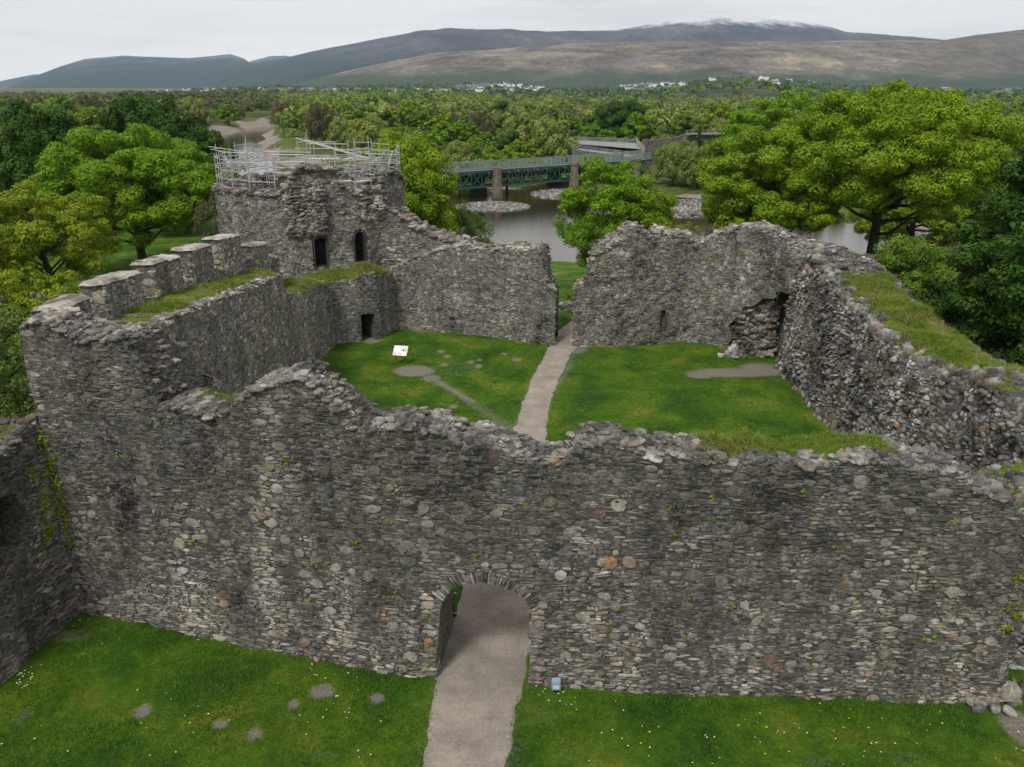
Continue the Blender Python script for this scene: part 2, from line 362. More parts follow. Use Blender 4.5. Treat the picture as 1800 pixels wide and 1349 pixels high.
def lawn_mat():
    m, N, L, b = mat('lawn', .95); P = mapv(N, L); ba = attrn(N, 'bare'); gr = attrn(N, 'gravel'); far = attrn(N, 'far')
    a = noise(N, L, P, .33, 7, .62, .4); f = noise(N, L, P, 3.2, 8, .78)
    col = ramp(N, L, a, [(.30, (.015, .048, .003)), (.43, (.034, .094, .005)), (.55, (.072, .145, .007)), (.68, (.16, .18, .02))])
    col = mixc(N, L, .9, col, ramp(N, L, f, [(.25, .35), (.5, .95), (.75, 1.7)]), 'MULTIPLY')
    dry = ramp(N, L, noise(N, L, P, .8, 6, .7), [(.60, 0.0), (.74, .55)])
    col = mixc(N, L, dry, col, (.13, .115, .03))
    soil = ramp(N, L, noise(N, L, P, 11, 8, .8), [(.25, (.10, .085, .068)), (.5, (.20, .18, .155)), (.75, (.32, .295, .26))])
    bm = math_(N, L, 'ADD', ba, math_(N, L, 'MULTIPLY', math_(N, L, 'SUBTRACT', noise(N, L, P, 6, 9, .85), .5), 2.6))
    col = mixc(N, L, ramp(N, L, bm, [(.38, 0.0), (.85, 1.0)]), col, soil)
    fc = ramp(N, L, noise(N, L, P, .02, 8, .7), [(.35, (.045, .07, .014)), (.5, (.09, .11, .025)), (.65, (.13, .13, .045))])
    fc = mixc(N, L, .8, fc, ramp(N, L, noise(N, L, P, .3, 6, .8), [(.3, .5), (.7, 1.5)]), 'MULTIPLY')
    col = mixc(N, L, far, col, fc)
    gc = ramp(N, L, noise(N, L, P, 1.3, 9, .85), [(.3, (.10, .085, .07)), (.5, (.24, .215, .19)), (.7, (.42, .39, .36))])
    gm = math_(N, L, 'ADD', gr, math_(N, L, 'MULTIPLY', math_(N, L, 'SUBTRACT', noise(N, L, P, .4, 5, .7), .5), .8))
    col = mixc(N, L, ramp(N, L, gm, [(.45, 0.0), (.6, 1.0)]), col, gc)
    L.new(col, b.inputs['Base Color']); bump(N, L, b, noise(N, L, P, 9, 8, .8), .9, .09); return m
gw = np.where(GY > 290, 3.5, 0.0)
gravel = (1-sstep(3, 8, dw-gw+4*vn(st3(GX*.05, GY*.05), 21)))*(GY > 118)*1.0+(1-sstep(0, 2.5, dw))*(GY <= 118)
gravel = np.clip(gravel, 0, 1)
ground = mesh('ground', np.stack([GX, GY, GZ], -1), [grid_polys(len(gx), len(gy))], lawn_mat(), smooth=True,
    attrs={'bare': bare, 'gravel': gravel, 'far': sstep(95, 150, np.hypot(GX, GY-30))})
tag(ground, kind='structure')

# gravel path through the gate and out of the gap
def path_sheet(name, Lp, Rp, m, dz=.03, res=1.0):
    A = np.array([at(*p) if len(p) == 2 else p[:2] for p in Lp]); B = np.array([at(*p) if len(p) == 2 else p[:2] for p in Rp])
    def rs(P, n):
        s = np.concatenate([[0], np.cumsum(np.hypot(*np.diff(P, axis=0).T))]); t = np.linspace(0, s[-1], n)
        return np.stack([np.interp(t, s, P[:, 0]), np.interp(t, s, P[:, 1])], -1)
    n = int(max(np.hypot(*np.diff(A, axis=0).T).sum(), 10)/.18*res)
    A, B = rs(A, n), rs(B, n); K = 14; t = np.linspace(0, 1, K)[None, :, None]
    nz = vn(st3(np.arange(n)*.35, 0.3), 2)*.10+vn(st3(np.arange(n)*.9, 0.3), 8)*.06; nz2 = vn(st3(np.arange(n)*.35, 7.3), 4)*.10+vn(st3(np.arange(n)*.9, 5.3), 9)*.06
    dirn = (B-A)/np.linalg.norm(B-A, axis=1, keepdims=True); A = A+dirn*nz[:, None]; B = B+dirn*nz2[:, None]
    P = A[:, None]*(1-t)+B[:, None]*t
    tt = t[0, :, 0]; z = gz(P[..., 0], P[..., 1])+dz*np.clip(np.minimum(tt, 1-tt)*12, -.2, 1)[None]-.006
    return tag(mesh(name, np.concatenate([P, z[..., None]], -1), [grid_polys(n, K)], m, smooth=True), kind='structure')
def gravel_mat(name, mult=1.0):
    m, N, L, b = mat(name, .95); P = mapv(N, L)
    col = ramp(N, L, noise(N, L, P, 14, 9, .9), [(.25, (.13*mult, .115*mult, .098*mult)), (.5, (.31*mult, .275*mult, .24*mult)), (.75, (.52*mult, .47*mult, .42*mult))])
    col = mixc(N, L, .8, col, ramp(N, L, noise(N, L, P, .7, 6, .7), [(.35, .66), (.65, 1.22)]), 'MULTIPLY')
    L.new(col, b.inputs['Base Color']); bump(N, L, b, noise(N, L, P, 25, 6, .85), .9, .04); return m
M_GRAVEL = gravel_mat('path_gravel')
Lp = [(-4.6, 12.0, 0), (722,1400),(742,1349),(755,1250),(770,1180),(795,1090),(815,1015),(835,960),(862,860),(902,755),(916,715),(935,665),(955,625),(968,605),(973,588),(990,574),(1004,566)]
Rp = [(-1.2, 12.0, 0), (876,1400),(889,1349),(905,1270),(925,1190),(938,1080),(940,1010),(944,960),(952,860),(962,755),(963,735),(973,690),(990,650),(1008,617),(1018,603),(1022,588),(1024,574),(1024,566)]
path_sheet('path', Lp, Rp, M_GRAVEL)
# lane behind the left trees
path_sheet('lane', [(-62, 66, 0), (-38, 73.5, 0), (-28, 81, 0), (-22, 96, 0)], [(-62, 61.5, 0), (-36, 69.5, 0), (-25, 78.5, 0), (-18.5, 95, 0)], M_ASPH, .03, .4)

# water
def water_mat():
    m, N, L, b = mat('river_water', .04); b.inputs['Base Color'].default_value = (.032, .020, .008, 1)
    b.inputs['Specular IOR Level'].default_value = .6; P = mapv(N, L, (1, 2.2, 1))
    h = math_(N, L, 'ADD', noise(N, L, P, .9, 6, .65), math_(N, L, 'MULTIPLY', noise(N, L, P, 3.5, 4, .6), .3))
    bump(N, L, b, h, .13, .10); return m
xs = np.linspace(-330, 330, 60); ys = np.linspace(76, 720, 60); X_, Y_ = np.meshgrid(xs, ys, indexing='ij')
tag(mesh('river', np.stack([X_, Y_, np.full(X_.shape, WZ)], -1), [grid_polys(60, 60)], water_mat(), smooth=True), kind='structure')

# ------------------------------------------------------------------ rubble masonry
def in_poly(px, py, poly):
    c = np.zeros(px.shape, bool); n = len(poly)
    for i in range(n):
        x0, y0 = poly[i]; x1, y1 = poly[(i+1) % n]
        if y0 == y1: continue
        c ^= ((y0 > py) != (y1 > py)) & (px < (x1-x0)*(py-y0)/(y1-y0)+x0)
    return c
def grow(poly, d):
    c = np.mean(poly, 0); return [tuple(np.array(p)+(np.array(p)-c)/(np.linalg.norm(np.array(p)-c)+1e-9)*d) for p in poly]
K = 8
def stones_geo(C, U, V, Nn, wv, hv, prot, embed=.08, expo=4.0, kind=0.0, taper=.84, jit=.10):
    """C centres on the surface, U/V/N unit axes, widths, heights, protrusion -> verts, quads, tris, kind"""
    n = len(C); th = (np.arange(K)+.5)*2*pi/K
    expo = np.broadcast_to(expo, (n,))[:, None]
    ct, s_ = np.cos(th)[None], np.sin(th)[None]
    r = (np.abs(ct)**expo+np.abs(s_)**expo)**(-1/expo)
    r = r*(1+RNG.uniform(-jit, jit, (n, K))); a = ct*r*wv[:, None]/2; b = s_*r*hv[:, None]/2
    tilt = RNG.normal(0, .10, (n, 2))
    def P(a_, b_, d): return C[:, None]+U[:, None]*a_[..., None]+V[:, None]*b_[..., None]+Nn[:, None]*d[..., None]
    back = P(a*1.02, b*1.02, np.full((n, K), -embed))
    d1 = prot[:, None]*(.55+RNG.uniform(-.2, .2, (n, K)))+tilt[:, :1]*a+tilt[:, 1:]*b
    front = P(a*taper*1.08, b*taper*1.08, d1)
    cen = P(RNG.uniform(-.15, .15, (n, 1))*wv[:, None], RNG.uniform(-.15, .15, (n, 1))*hv[:, None], (prot*RNG.uniform(.85, 1.25, n))[:, None])
    verts = np.concatenate([back, front, cen], 1).reshape(-1, 3); M = 2*K+1
    base = (np.arange(n)*M)[:, None]
    k = np.arange(K); k2 = (k+1) % K
    q = np.stack([k, k2, k2+K, k+K], -1)[None]+base[:, :, None]
    t = np.stack([k+K, k2+K, np.full(K, 2*K)], -1)[None]+base[:, :, None]
    return verts, q.reshape(-1, 4), t.reshape(-1, 3), np.repeat(np.broadcast_to(kind, (n,)), M)

class Wall:
    def __init__(s, path, thick, prof, key='s', batter=.25, base=None, rough=.07, seed=1, hmul=1.0, tdrop=None, step=.2, notch=.22):
        P = np.array(path, float); sg = np.hypot(*np.diff(P, axis=0).T); S = np.concatenate([[0], np.cumsum(sg)])
        n = max(int(S[-1]/step), 3)+1; s.S = np.linspace(0, S[-1], n)
        s.P = np.stack([np.interp(s.S, S, P[:, 0]), np.interp(s.S, S, P[:, 1])], -1)
        k = max(1, int(.8/step)); pad = np.concatenate([s.P[:1]-(s.P[1]-s.P[0])*np.arange(k, 0, -1)[:, None], s.P, s.P[-1:]+(s.P[-1]-s.P[-2])*np.arange(1, k+1)[:, None]])
        d = pad[2*k:]-pad[:-2*k]; d /= np.linalg.norm(d, axis=1, keepdims=True)
        s.D = d; s.N = np.stack([d[:, 1], -d[:, 0]], -1); s.len = S[-1]; s.th = thick
        pk = {'x': s.P[:, 0], 'y': s.P[:, 1], 's': s.S}[key]
        pr = np.array(sorted(prof), float); z = np.interp(pk, pr[:, 0], pr[:, 1])
        cell = np.floor(s.S/.42+.7*vn(st3(s.S*.6, seed), 3)).astype(np.int64)
        z = z+notch*(hsh(cell, cell*0, cell*0, seed)-.5)+.10*vn(st3(s.S*2.3, seed), 6)
        s.Z = z; s.batter = batter; s.rough = rough; s.seed = seed; s.tdrop = tdrop; s.holes = []
        s.G = gz(s.P[:, 0], s.P[:, 1])-.4 if base is None else np.full(n, float(base))
    def I(s, u, A): return np.interp(u, s.S, A)
    def frame(s, u):
        P = np.stack([s.I(u, s.P[:, 0]), s.I(u, s.P[:, 1])], -1); N_ = np.stack([s.I(u, s.N[:, 0]), s.I(u, s.N[:, 1])], -1)
        N_ /= np.linalg.norm(N_, axis=-1, keepdims=True); return P, N_
    def pos(s, u, z, d=0.0, side='A'):
        u = np.asarray(u, float); z = np.asarray(z, float); P, N_ = s.frame(u)
        sgn = 1 if side == 'A' else -1; th = 0 if side == 'A' else s.th
        off = s.batter*(1-np.clip(z, 0, 12)/8.5)
        p3 = st3(P[..., 0], P[..., 1], z)+(0 if side == 'A' else 50)
        b = s.rough*fbm(p3*.9, s.seed, 3)*1.6+s.rough*.6*vn(p3*3.1, s.seed+4)
        q = P+N_*(sgn*(off+b+d)-th)[..., None]
        return st3(q[..., 0], q[..., 1], z)
    def ztop(s, u, t):
        z = s.I(u, s.Z); t = np.asarray(t, float)
        if s.tdrop: z = z-s.tdrop[1]*sstep(s.tdrop[0], s.tdrop[0]+.9, t)
        P, N_ = s.frame(u); Q = P-N_*t[..., None]
        edge = .10*(np.exp(-(t/.25)**2)+np.exp(-((s.th-t)/.25)**2))
        return z+.09*fbm(st3(Q[..., 0], Q[..., 1])*1.3, s.seed+30, 3)-edge
    def top(s, u, t, dz=0.0):
        P, N_ = s.frame(u); Q = P-N_*np.asarray(t, float)[..., None]
        return st3(Q[..., 0], Q[..., 1], s.ztop(u, t)+dz)
    def core(s, m, name, parent=None, dv=.25):
        n = len(s.S); hv = max(int((s.Z.max()-s.G.min())/dv), 4); ht = max(int(s.th/.25), 3)
        U = s.S[:, None]; k = np.linspace(0, 1, hv+1)[None]
        zt = s.ztop(s.S, np.zeros(n))[:, None]; A = s.pos(np.broadcast_to(U, (n, hv+1)), s.G[:, None]+(zt-s.G[:, None])*k)
        t = np.linspace(0, s.th, ht+1)[1:-1][None]; T = s.top(np.broadcast_to(U, (n, ht-1)), np.broadcast_to(t, (n, ht-1)))
        zb = s.ztop(s.S, np.full(n, s.th))[:, None]; B = s.pos(np.broadcast_to(U, (n, hv+1)), s.G[:, None]+(zb-s.G[:, None])*k[:, ::-1], side='B')
        V = np.concatenate([A, T, B], 1); m_ = V.shape[1]; q = grid_polys(n, m_)
        if s.holes:
            Vf = V.reshape(-1, 3); ui = np.broadcast_to(U, (n, m_)).ravel()
            cu = ui[q].mean(1); cz = Vf[q][:, :, 2].mean(1); col = q[:, 0] % m_; keep = np.ones(len(q), bool)
            for h in s.holes:
                ins = np.zeros(len(q), bool)
                for kk in range(4): ins |= in_poly(ui[q[:, kk]], Vf[q[:, kk], 2], h['poly'])
                ins |= in_poly(cu, cz, h['poly'])
                side = col < hv
                if h.get('through'): side = side | (col >= m_-hv-1)
                keep &= ~(ins & side)
            q = q[keep]
        e0 = np.arange(m_); e1 = e0+(n-1)*m_
        c0 = V[0].mean(0); c1 = V[-1].mean(0); vv = np.concatenate([V.reshape(-1, 3), [c0, c1]])
        nc = n*m_; f0 = np.stack([e0[:-1], e0[1:], np.full(m_-1, nc)], -1); f1 = np.stack([e1[1:], e1[:-1], np.full(m_-1, nc+1)], -1)
        o = mesh(name, vv, [q, f0, f1], m, parent, smooth=False); s.parent = parent; return o
    def lining(s, h, m, name, depth, back=False, parent=None):
        """tunnel lining of a hole in side A"""
        poly = h['poly']; g = Geo(); n = len(poly); ds = np.linspace(.02, -depth, max(3, int(depth/.35)))
        rows = []
        out = grow(poly, .28)
        rows.append(np.array([s.pos(np.array(p[0]), np.array(max(p[1], -.3)), .03) for p in out]))
        for d in ds:
            rows.append(np.array([s.pos(np.array(p[0]), np.array(p[1]), d) for p in poly]))
        V = np.concatenate(rows); R = len(rows); q = [[r*n+k, (r+1)*n+k, (r+1)*n+(k+1) % n, r*n+(k+1) % n] for r in range(R-1) for k in range(n)]
        g.add(V, [q])
        if back:
            c = rows[-1].mean(0); g.add(np.concatenate([rows[-1], [c]]), [[[k, (k+1) % n, n] for k in range(n)]])
        return g.build(name, m, parent)
    def face(s, m, name, side='A', parent=None, zmin=None, rowh=(.05, .13), wid=(.12, .5), boul=.10, brad=(.11, .24), prot=(.015, .07), fill=.93, u0=0, u1=None, rubble=False, zmax=None):
        """one mesh of separate stones laid in wavering courses over a face"""
        u1 = s.len if u1 is None else u1; Uc = []; Zc = []; Wd = []; Ht = []
        zlo = float(s.G.min())+.1 if zmin is None else zmin; zhi = float(s.Z.max())+.1
        z = zlo
        while z < zhi:
            big = random.random() < .14
            h = random.uniform(*rowh)*(1.9 if big else 1)
            u = u0-random.random()*.3
            while u < u1:
                w_ = random.uniform(wid[0], wid[1])**1.0*(1.0 if random.random() > .12 else 1.5)*(1.2 if h > .1 else .9)
                r = random.random()
                if r < .22 and h > .07:
                    for k in range(2): Uc.append(u+w_/2); Zc.append(z+h*(.25+.5*k)); Wd.append(w_*fill); Ht.append(h*.5*.86)
                elif r < .30 and h > .08:
                    nn = random.choice((2, 3))
                    for k in range(nn): Uc.append(u+w_*(k+.5)/nn); Zc.append(z+h/2); Wd.append(w_/nn*.9); Ht.append(h*.9)
                else:
                    Uc.append(u+w_/2); Zc.append(z+h/2); Wd.append(w_*fill); Ht.append(h*.92)
                u += w_
            z += h
        Uc, Zc, Wd, Ht = map(np.array, (Uc, Zc, Wd, Ht))
        # wavering courses
        Zc = Zc+.26*vn(st3(Uc*.30, Zc*.5), s.seed+11)+.085*vn(st3(Uc*1.0, Zc*1.5), s.seed+12); Uc = Uc+.12*vn(st3(Uc*.7, Zc*2.5), s.seed+13)
        pr = RNG.uniform(prot[0], prot[1], len(Uc)); pr = np.where(RNG.random(len(Uc)) < .06, pr*.1, pr); kd = np.zeros(len(Uc)); ex = np.full(len(Uc), 4.5)
        area = (u1-u0)*(zhi-zlo); nb = int(area*boul*6)
        bu = []; 
        cand_u = RNG.uniform(u0, u1, nb*2); cand_z = RNG.uniform(zlo, zhi, nb*2); cand_r = RNG.uniform(brad[0], brad[1], nb*2)
        dens = .5+.6*vn(st3(cand_u*.25, cand_z*.5), s.seed+40)
        for cu, cz, r, dn in zip(cand_u, cand_z, cand_r, dens):
            if random.random() > dn: continue
            if all((cu-a)**2+(cz-b)**2 > (r+c)**2*1.15 for a, b, c, *_ in bu[-400:]): bu.append((cu, cz, r, random.uniform(.62, .95)) if random.random() < .45 else (cu, cz, r*1.1, random.uniform(.45, .7)))
            if len(bu) >= nb: break
        if bu:
            B = np.array(bu); keep = np.ones(len(Uc), bool)
            for cu, cz, r, asp in bu:
                keep &= ~((((Uc-cu)/(r+Wd*.32))**2+((Zc-cz)/(r*asp+Ht*.3))**2) < 1)
            Uc, Zc, Wd, Ht, pr, kd, ex = [x[keep] for x in (Uc, Zc, Wd, Ht, pr, kd, ex)]
            nb = len(B); Uc = np.concatenate([Uc, B[:, 0]]); Zc = np.concatenate([Zc, B[:, 1]]); Wd = np.concatenate([Wd, B[:, 2]*2.15]); Ht = np.concatenate([Ht, B[:, 2]*B[:, 3]*2.15])
            blk = B[:, 3] < .7; pr = np.concatenate([pr, RNG.uniform(.02, .06, nb)]); kd = np.concatenate([kd, np.where(blk, (RNG.random(nb) < .35)*1.0, 1.0)]); ex = np.concatenate([ex, np.where(blk, RNG.uniform(3.5, 6, nb), RNG.uniform(2.1, 3.2, nb))])
        th_t = np.zeros(len(Uc)) if side == 'A' else np.full(len(Uc), s.th)
        ok = (Zc+Ht*.45 < s.ztop(np.clip(Uc, 0, s.len), th_t)+.03) & (Uc > u0+.02) & (Uc < u1-.02) & (Zc > s.I(Uc, s.G)+.1)
        if zmax is not None: ok &= Zc < zmax
        for h in s.holes:
            ok &= ~in_poly(Uc, Zc, grow(h['poly'], h.get('grow', .10)))
            ok &= ~in_poly(Uc-Wd/2, Zc, h['poly']); ok &= ~in_poly(Uc+Wd/2, Zc, h['poly'])
        Uc, Zc, Wd, Ht, pr, kd, ex = [x[ok] for x in (Uc, Zc, Wd, Ht, pr, kd, ex)]
        flat = .35+.9*sstep(-.35, .35, fbm(st3(Uc*.45, Zc*.6), s.seed+60, 3)); pr = pr*flat
        gone = (fbm(st3(Uc*.8, Zc*1.0), s.seed+70, 3) > .26) & (RNG.random(len(Uc)) < .45)
        Uc, Zc, Wd, Ht, pr, kd, ex = [x[~gone] for x in (Uc, Zc, Wd, Ht, pr, kd, ex)]
        if rubble: pr = pr*RNG.uniform(.4, 1.7, len(pr)); ex = np.where(RNG.random(len(ex)) < .7, 2.2, 3.2); Ht = Ht*1.15
        e = .03; C = s.pos(Uc, Zc, 0.0, side)
        U = s.pos(np.clip(Uc+e, 0, s.len), Zc, 0, side)-s.pos(np.clip(Uc-e, 0, s.len), Zc, 0, side); U[:, 2] = 0
        U /= np.linalg.norm(U, axis=1, keepdims=True)+1e-9
        V = np.tile([0, 0, 1.], (len(U), 1)); Nn = np.cross(U, V)*(1 if side == 'A' else -1)
        Nn[:, 2] += RNG.normal(0, .06, len(Nn)); V = V+Nn*(-s.batter/8.5)
        ang = RNG.normal(0, .30 if rubble else .055, len(U)); U2 = U*np.cos(ang)[:, None]+V*np.sin(ang)[:, None]; V2 = V*np.cos(ang)[:, None]-U*np.sin(ang)[:, None]
        v, q, t, k = stones_geo(C, U2, V2, Nn, Wd, Ht, pr, kind=kd, expo=ex, jit=.16 if rubble else .11)
        return mesh(name, v, [q, t], m, parent, attrs={'kind': k})
    def crest(s, m, name, n, parent=None, t0=0.0, t1=None, u0=0, u1=None, size=(.16, .5), flat=(.16, .36), edge=.5, spots=None, lift=.5):
        u1 = s.len if u1 is None else u1; t1 = s.th if t1 is None else t1
        u = RNG.uniform(u0, u1, n); t = RNG.uniform(t0, t1, n); em = RNG.random(n) < edge
        t = np.where(em, t0+RNG.uniform(.02, .26, n), t); L_ = size[0]*.75+(size[1]-size[0]*.75)*RNG.random(n)**1.9; h = L_*RNG.uniform(flat[0], flat[1], n); w_ = L_*RNG.uniform(.45, .85, n)
        P, N_ = s.frame(u); Q = P-N_*t[:, None]; z = s.ztop(u, np.clip(t, 0, s.th))+h*RNG.uniform(-.2, lift, n)
        return slabs(st3(Q[:, 0], Q[:, 1], z), L_, w_, h, m, name, parent)
def slabs(C, L_, w_, h, m, name, parent=None, tilt=.16, kindp=.12):
    n = len(C); a = RNG.uniform(0, 2*pi, n); T = RNG.normal(0, tilt, (n, 2))
    U = np.stack([np.cos(a), np.sin(a), T[:, 0]], -1); U /= np.linalg.norm(U, axis=1, keepdims=True)
    W = np.stack([-np.sin(a), np.cos(a), T[:, 1]], -1); Nn = np.cross(U, W); Nn /= np.linalg.norm(Nn, axis=1, keepdims=True)
    W = np.cross(Nn, U)
    # closed stone: two rings and two caps
    k = np.arange(K); th = (k+.5)*2*pi/K; ex = RNG.uniform(2.6, 7, n)[:, None]; ct, s_ = np.cos(th)[None], np.sin(th)[None]
    r = (np.abs(ct)**ex+np.abs(s_)**ex)**(-1/ex)*(1+RNG.uniform(-.24, .2, (n, K)))
    A = ct*r*L_[:, None]/2; B = s_*r*w_[:, None]/2
    def Pp(a_, b_, d): return C[:, None]+U[:, None]*a_[..., None]+W[:, None]*b_[..., None]+Nn[:, None]*d[..., None]
    hh = h[:, None]; z = RNG.uniform(-.12, .12, (n, K))*hh
    rings = [Pp(A*.86, B*.86, -hh*.5+z), Pp(A*1.02, B*1.02, -hh*.15+z), Pp(A, B, hh*.2+z), Pp(A*.8, B*.8, hh*.48+z)]
    top = Pp(np.zeros((n, 1)), np.zeros((n, 1)), hh*.56); bot = Pp(np.zeros((n, 1)), np.zeros((n, 1)), -hh*.55)
    V = np.concatenate(rings+[top, bot], 1).reshape(-1, 3); M = 4*K+2; base = (np.arange(n)*M)[:, None, None]; k2 = (k+1) % K
    q = np.concatenate([np.stack([k+r_*K, k2+r_*K, k2+(r_+1)*K, k+(r_+1)*K], -1) for r_ in range(3)])[None]+base
    t = np.concatenate([np.stack([k+3*K, k2+3*K, np.full(K, 4*K)], -1), np.stack([k2, k, np.full(K, 4*K+1)], -1)])[None]+base
    return mesh(name, V, [q.reshape(-1, 4), t.reshape(-1, 3)], m, parent, attrs={'kind': np.repeat((RNG.random(n) < kindp)*1.0, M)})
def blades(P, hgt, wid, m, name, parent=None, lean=.35):
    n = len(P); a = RNG.uniform(0, 2*pi, n); h = hgt; d = np.stack([np.cos(a), np.sin(a), 0*a], -1)
    l = RNG.normal(0, lean, (n, 2))*h[:, None]; tip = P+np.stack([l[:, 0], l[:, 1], h], -1)
    mid = P+np.stack([l[:, 0]*.35, l[:, 1]*.35, h*.55], -1)
    V = np.stack([P-d*wid[:, None]/2, P+d*wid[:, None]/2, mid+d*wid[:, None]*.35, mid-d*wid[:, None]*.35, tip], 1).reshape(-1, 3)
    b = (np.arange(n)*5)[:, None]
    return mesh(name, V, [np.array([[0, 1, 2, 3]])+b, np.array([[3, 2, 4]])+b], m, parent)
def leaf_quads(P, Nn, size, m, name, parent=None, local=False):
    n = len(P); r = RNG.normal(size=(n, 3)); U = np.cross(Nn, r); U /= np.linalg.norm(U, axis=1, keepdims=True)+1e-9; W = np.cross(Nn, U)
    s_ = size[:, None]/2; V = np.stack([P-U*s_, P-W*s_*.7+Nn*s_*.15, P+U*s_, P+W*s_*.7+Nn*s_*.15], 1).reshape(-1, 3)
    return mesh(name, V, [np.arange(n*4).reshape(n, 4)], m, parent, local=local)
def tufts(wall, spots, m, name, parent, side='A', per=28):
    """small plants rooted in the joints"""
    Ps = []; Ns = []
    for (u, z, r) in spots:
        c = wall.pos(np.array(u), np.array(z), .06, side); k = int(per*(r/.2)**1.5)+6
        Ps.append(c+RNG.normal(0, 1, (k, 3))*np.array([r, r*.6, r*1.1])*.5); Ns.append(RNG.normal(0, 1, (k, 3))+np.array([0, -.5, 1.0]))
    P = np.concatenate(Ps); Nn = np.concatenate(Ns); Nn /= np.linalg.norm(Nn, axis=1, keepdims=True)
    return leaf_quads(P, Nn, RNG.uniform(.05, .11, len(P)), m, name, parent)
def turf(wall, name, lab, u0, u1, t0, t1, hump=.18, nb=2500, hb=(.08, .28), jag=.3, dry=True):
    nu = int((u1-u0)/.16)+2; ntt = max(int((t1-t0)/.14), 4)+1; U = np.linspace(u0, u1, nu)[:, None]; T = np.linspace(0, 1, ntt)[None]
    lo = t0+jag*vn(st3(U*.9, 1.0), wall.seed+3)*.7+jag*.5*vn(st3(U*2.9, 1.0), wall.seed+5); hi = t1+jag*vn(st3(U*.9, 9.0), wall.seed+5)
    TT = lo+(hi-lo)*T; UU = np.broadcast_to(U, TT.shape)
    edge = np.clip(np.minimum(np.minimum(T, 1-T)*6, np.minimum((UU-u0), (u1-UU))*1.4), 0, 1)
    q = wall.top(UU, np.clip(TT, -.12, wall.th+.1)); q[..., 2] += -.05+edge*(.10+hump*(.6+.6*vn(st3(UU*.8, TT*.8), 8)))
    g = thing(name, lab, 'grass', tuple(q[nu//2, ntt//2])); g['kind'] = 'stuff'
    mesh('turf', q, [grid_polys(nu, ntt)], M_TURF, g, smooth=True)
    nb = int(nb*2.2); iu = RNG.uniform(0, nu-1.001, nb); it = RNG.uniform(0, ntt-1.001, nb); a = iu.astype(int); b = it.astype(int); fa = (iu-a)[:, None]; fb = (it-b)[:, None]
    P = (q[a, b]*(1-fa)*(1-fb)+q[a+1, b]*fa*(1-fb)+q[a, b+1]*(1-fa)*fb+q[a+1, b+1]*fa*fb)
    h = RNG.uniform(hb[0], hb[1], nb)*(.35+.8*np.clip(vn(P*.9, 77)+.3, 0, 1)); P[:, 2] -= .03
    blades(P, h, RNG.uniform(.012, .03, nb), M_DRY, 'grass_blades', g, .7)
    return g

# ---- front curtain wall with the broken gate arch
FA, FB = (-15.25, 24.25), (14.8, 20.07)
fpath = [FA, (-11.5, 23.35), (-3, 21.15), (0.7, 20.75), (8.5, 20.25), FB]
ft = [((31,566)),((60,562)),((90,563)),((112,580)),((150,596)),((212,584)),((236,588)),((252,626)),((274,668)),((280,704)),((342,713)),((402,719)),((408,700)),((451,678)),((479,659)),((523,650)),((548,662)),((580,690)),((607,712)),((612,729)),((647,742)),((700,736)),((757,738)),((803,746)),((815,758)),((890,758)),((937,777)),((960,786)),((1002,786)),((1010,756)),((1050,741)),((1087,760)),((1130,766)),((1183,763)),((1220,775)),((1350,773)),((1467,768)),((1531,766)),((1620,782)),((1674,812)),((1720,828)),((1738,858)),((1745,879))]
prof = []
for X, Y in ft:
    u_, v_ = ray(X, Y); yy = 21.4+max(0, (-3-u_*22))*.25; p = aty(X, Y, yy+.35); prof.append((p[0], p[2]))
prof += [(14.45, 5.3), (14.62, 4.7), (14.8, 3.6)]
fw = Wall(fpath, 2.7, prof, key='x', batter=.30, seed=3, tdrop=(1.25, .9), notch=.12)
def s_of_x(wall, x): return float(np.interp(x, wall.P[:, 0], wall.S))
def arch_s(pts): return [(s_of_x(fw, x), z) for x, z in pts]
gate_outline = arch_s([(-2.30, -.4), (-2.34, .6), (-2.24, 1.6), (-2.16, 2.5), (-2.08, 2.92), (-1.80, 3.32), (-1.40, 3.52), (-.90, 3.60), (-.38, 3.52), (.08, 3.34), (.42, 3.12), (.60, 2.80), (.62, 1.9), (.56, .8), (.50, -.4)])
fw.holes = [{'poly': gate_outline, 'through': True, 'grow': .16}]
W1 = thing('curtain_wall', 'tall foreground ruined schist wall with the broken gate arch over the gravel path', 'castle wall', (-1, 21, 0))
fw.core(M_MORT, 'masonry_core', W1, .2)
fw.lining(fw.holes[0], M_MORTP, 'gate_passage', 2.75, False, W1)
fw.face(M_FRONT, 'face_stones', 'A', W1, rowh=(.05, .14), wid=(.10, .46), boul=.36, brad=(.08, .25), prot=(.010, .062))
fw.face(M_INNER, 'inner_face_stones', 'B', W1, rowh=(.12, .25), wid=(.3, .8), boul=.02)
fw.crest(M_CREST, 'crest_stones', 3600, W1, t1=1.35, size=(.12, .42), edge=.32)
fw.crest(M_CREST, 'crest_slabs', 260, W1, t0=.05, t1=1.2, size=(.3, .8), flat=(.10, .22), edge=.3, lift=.25)
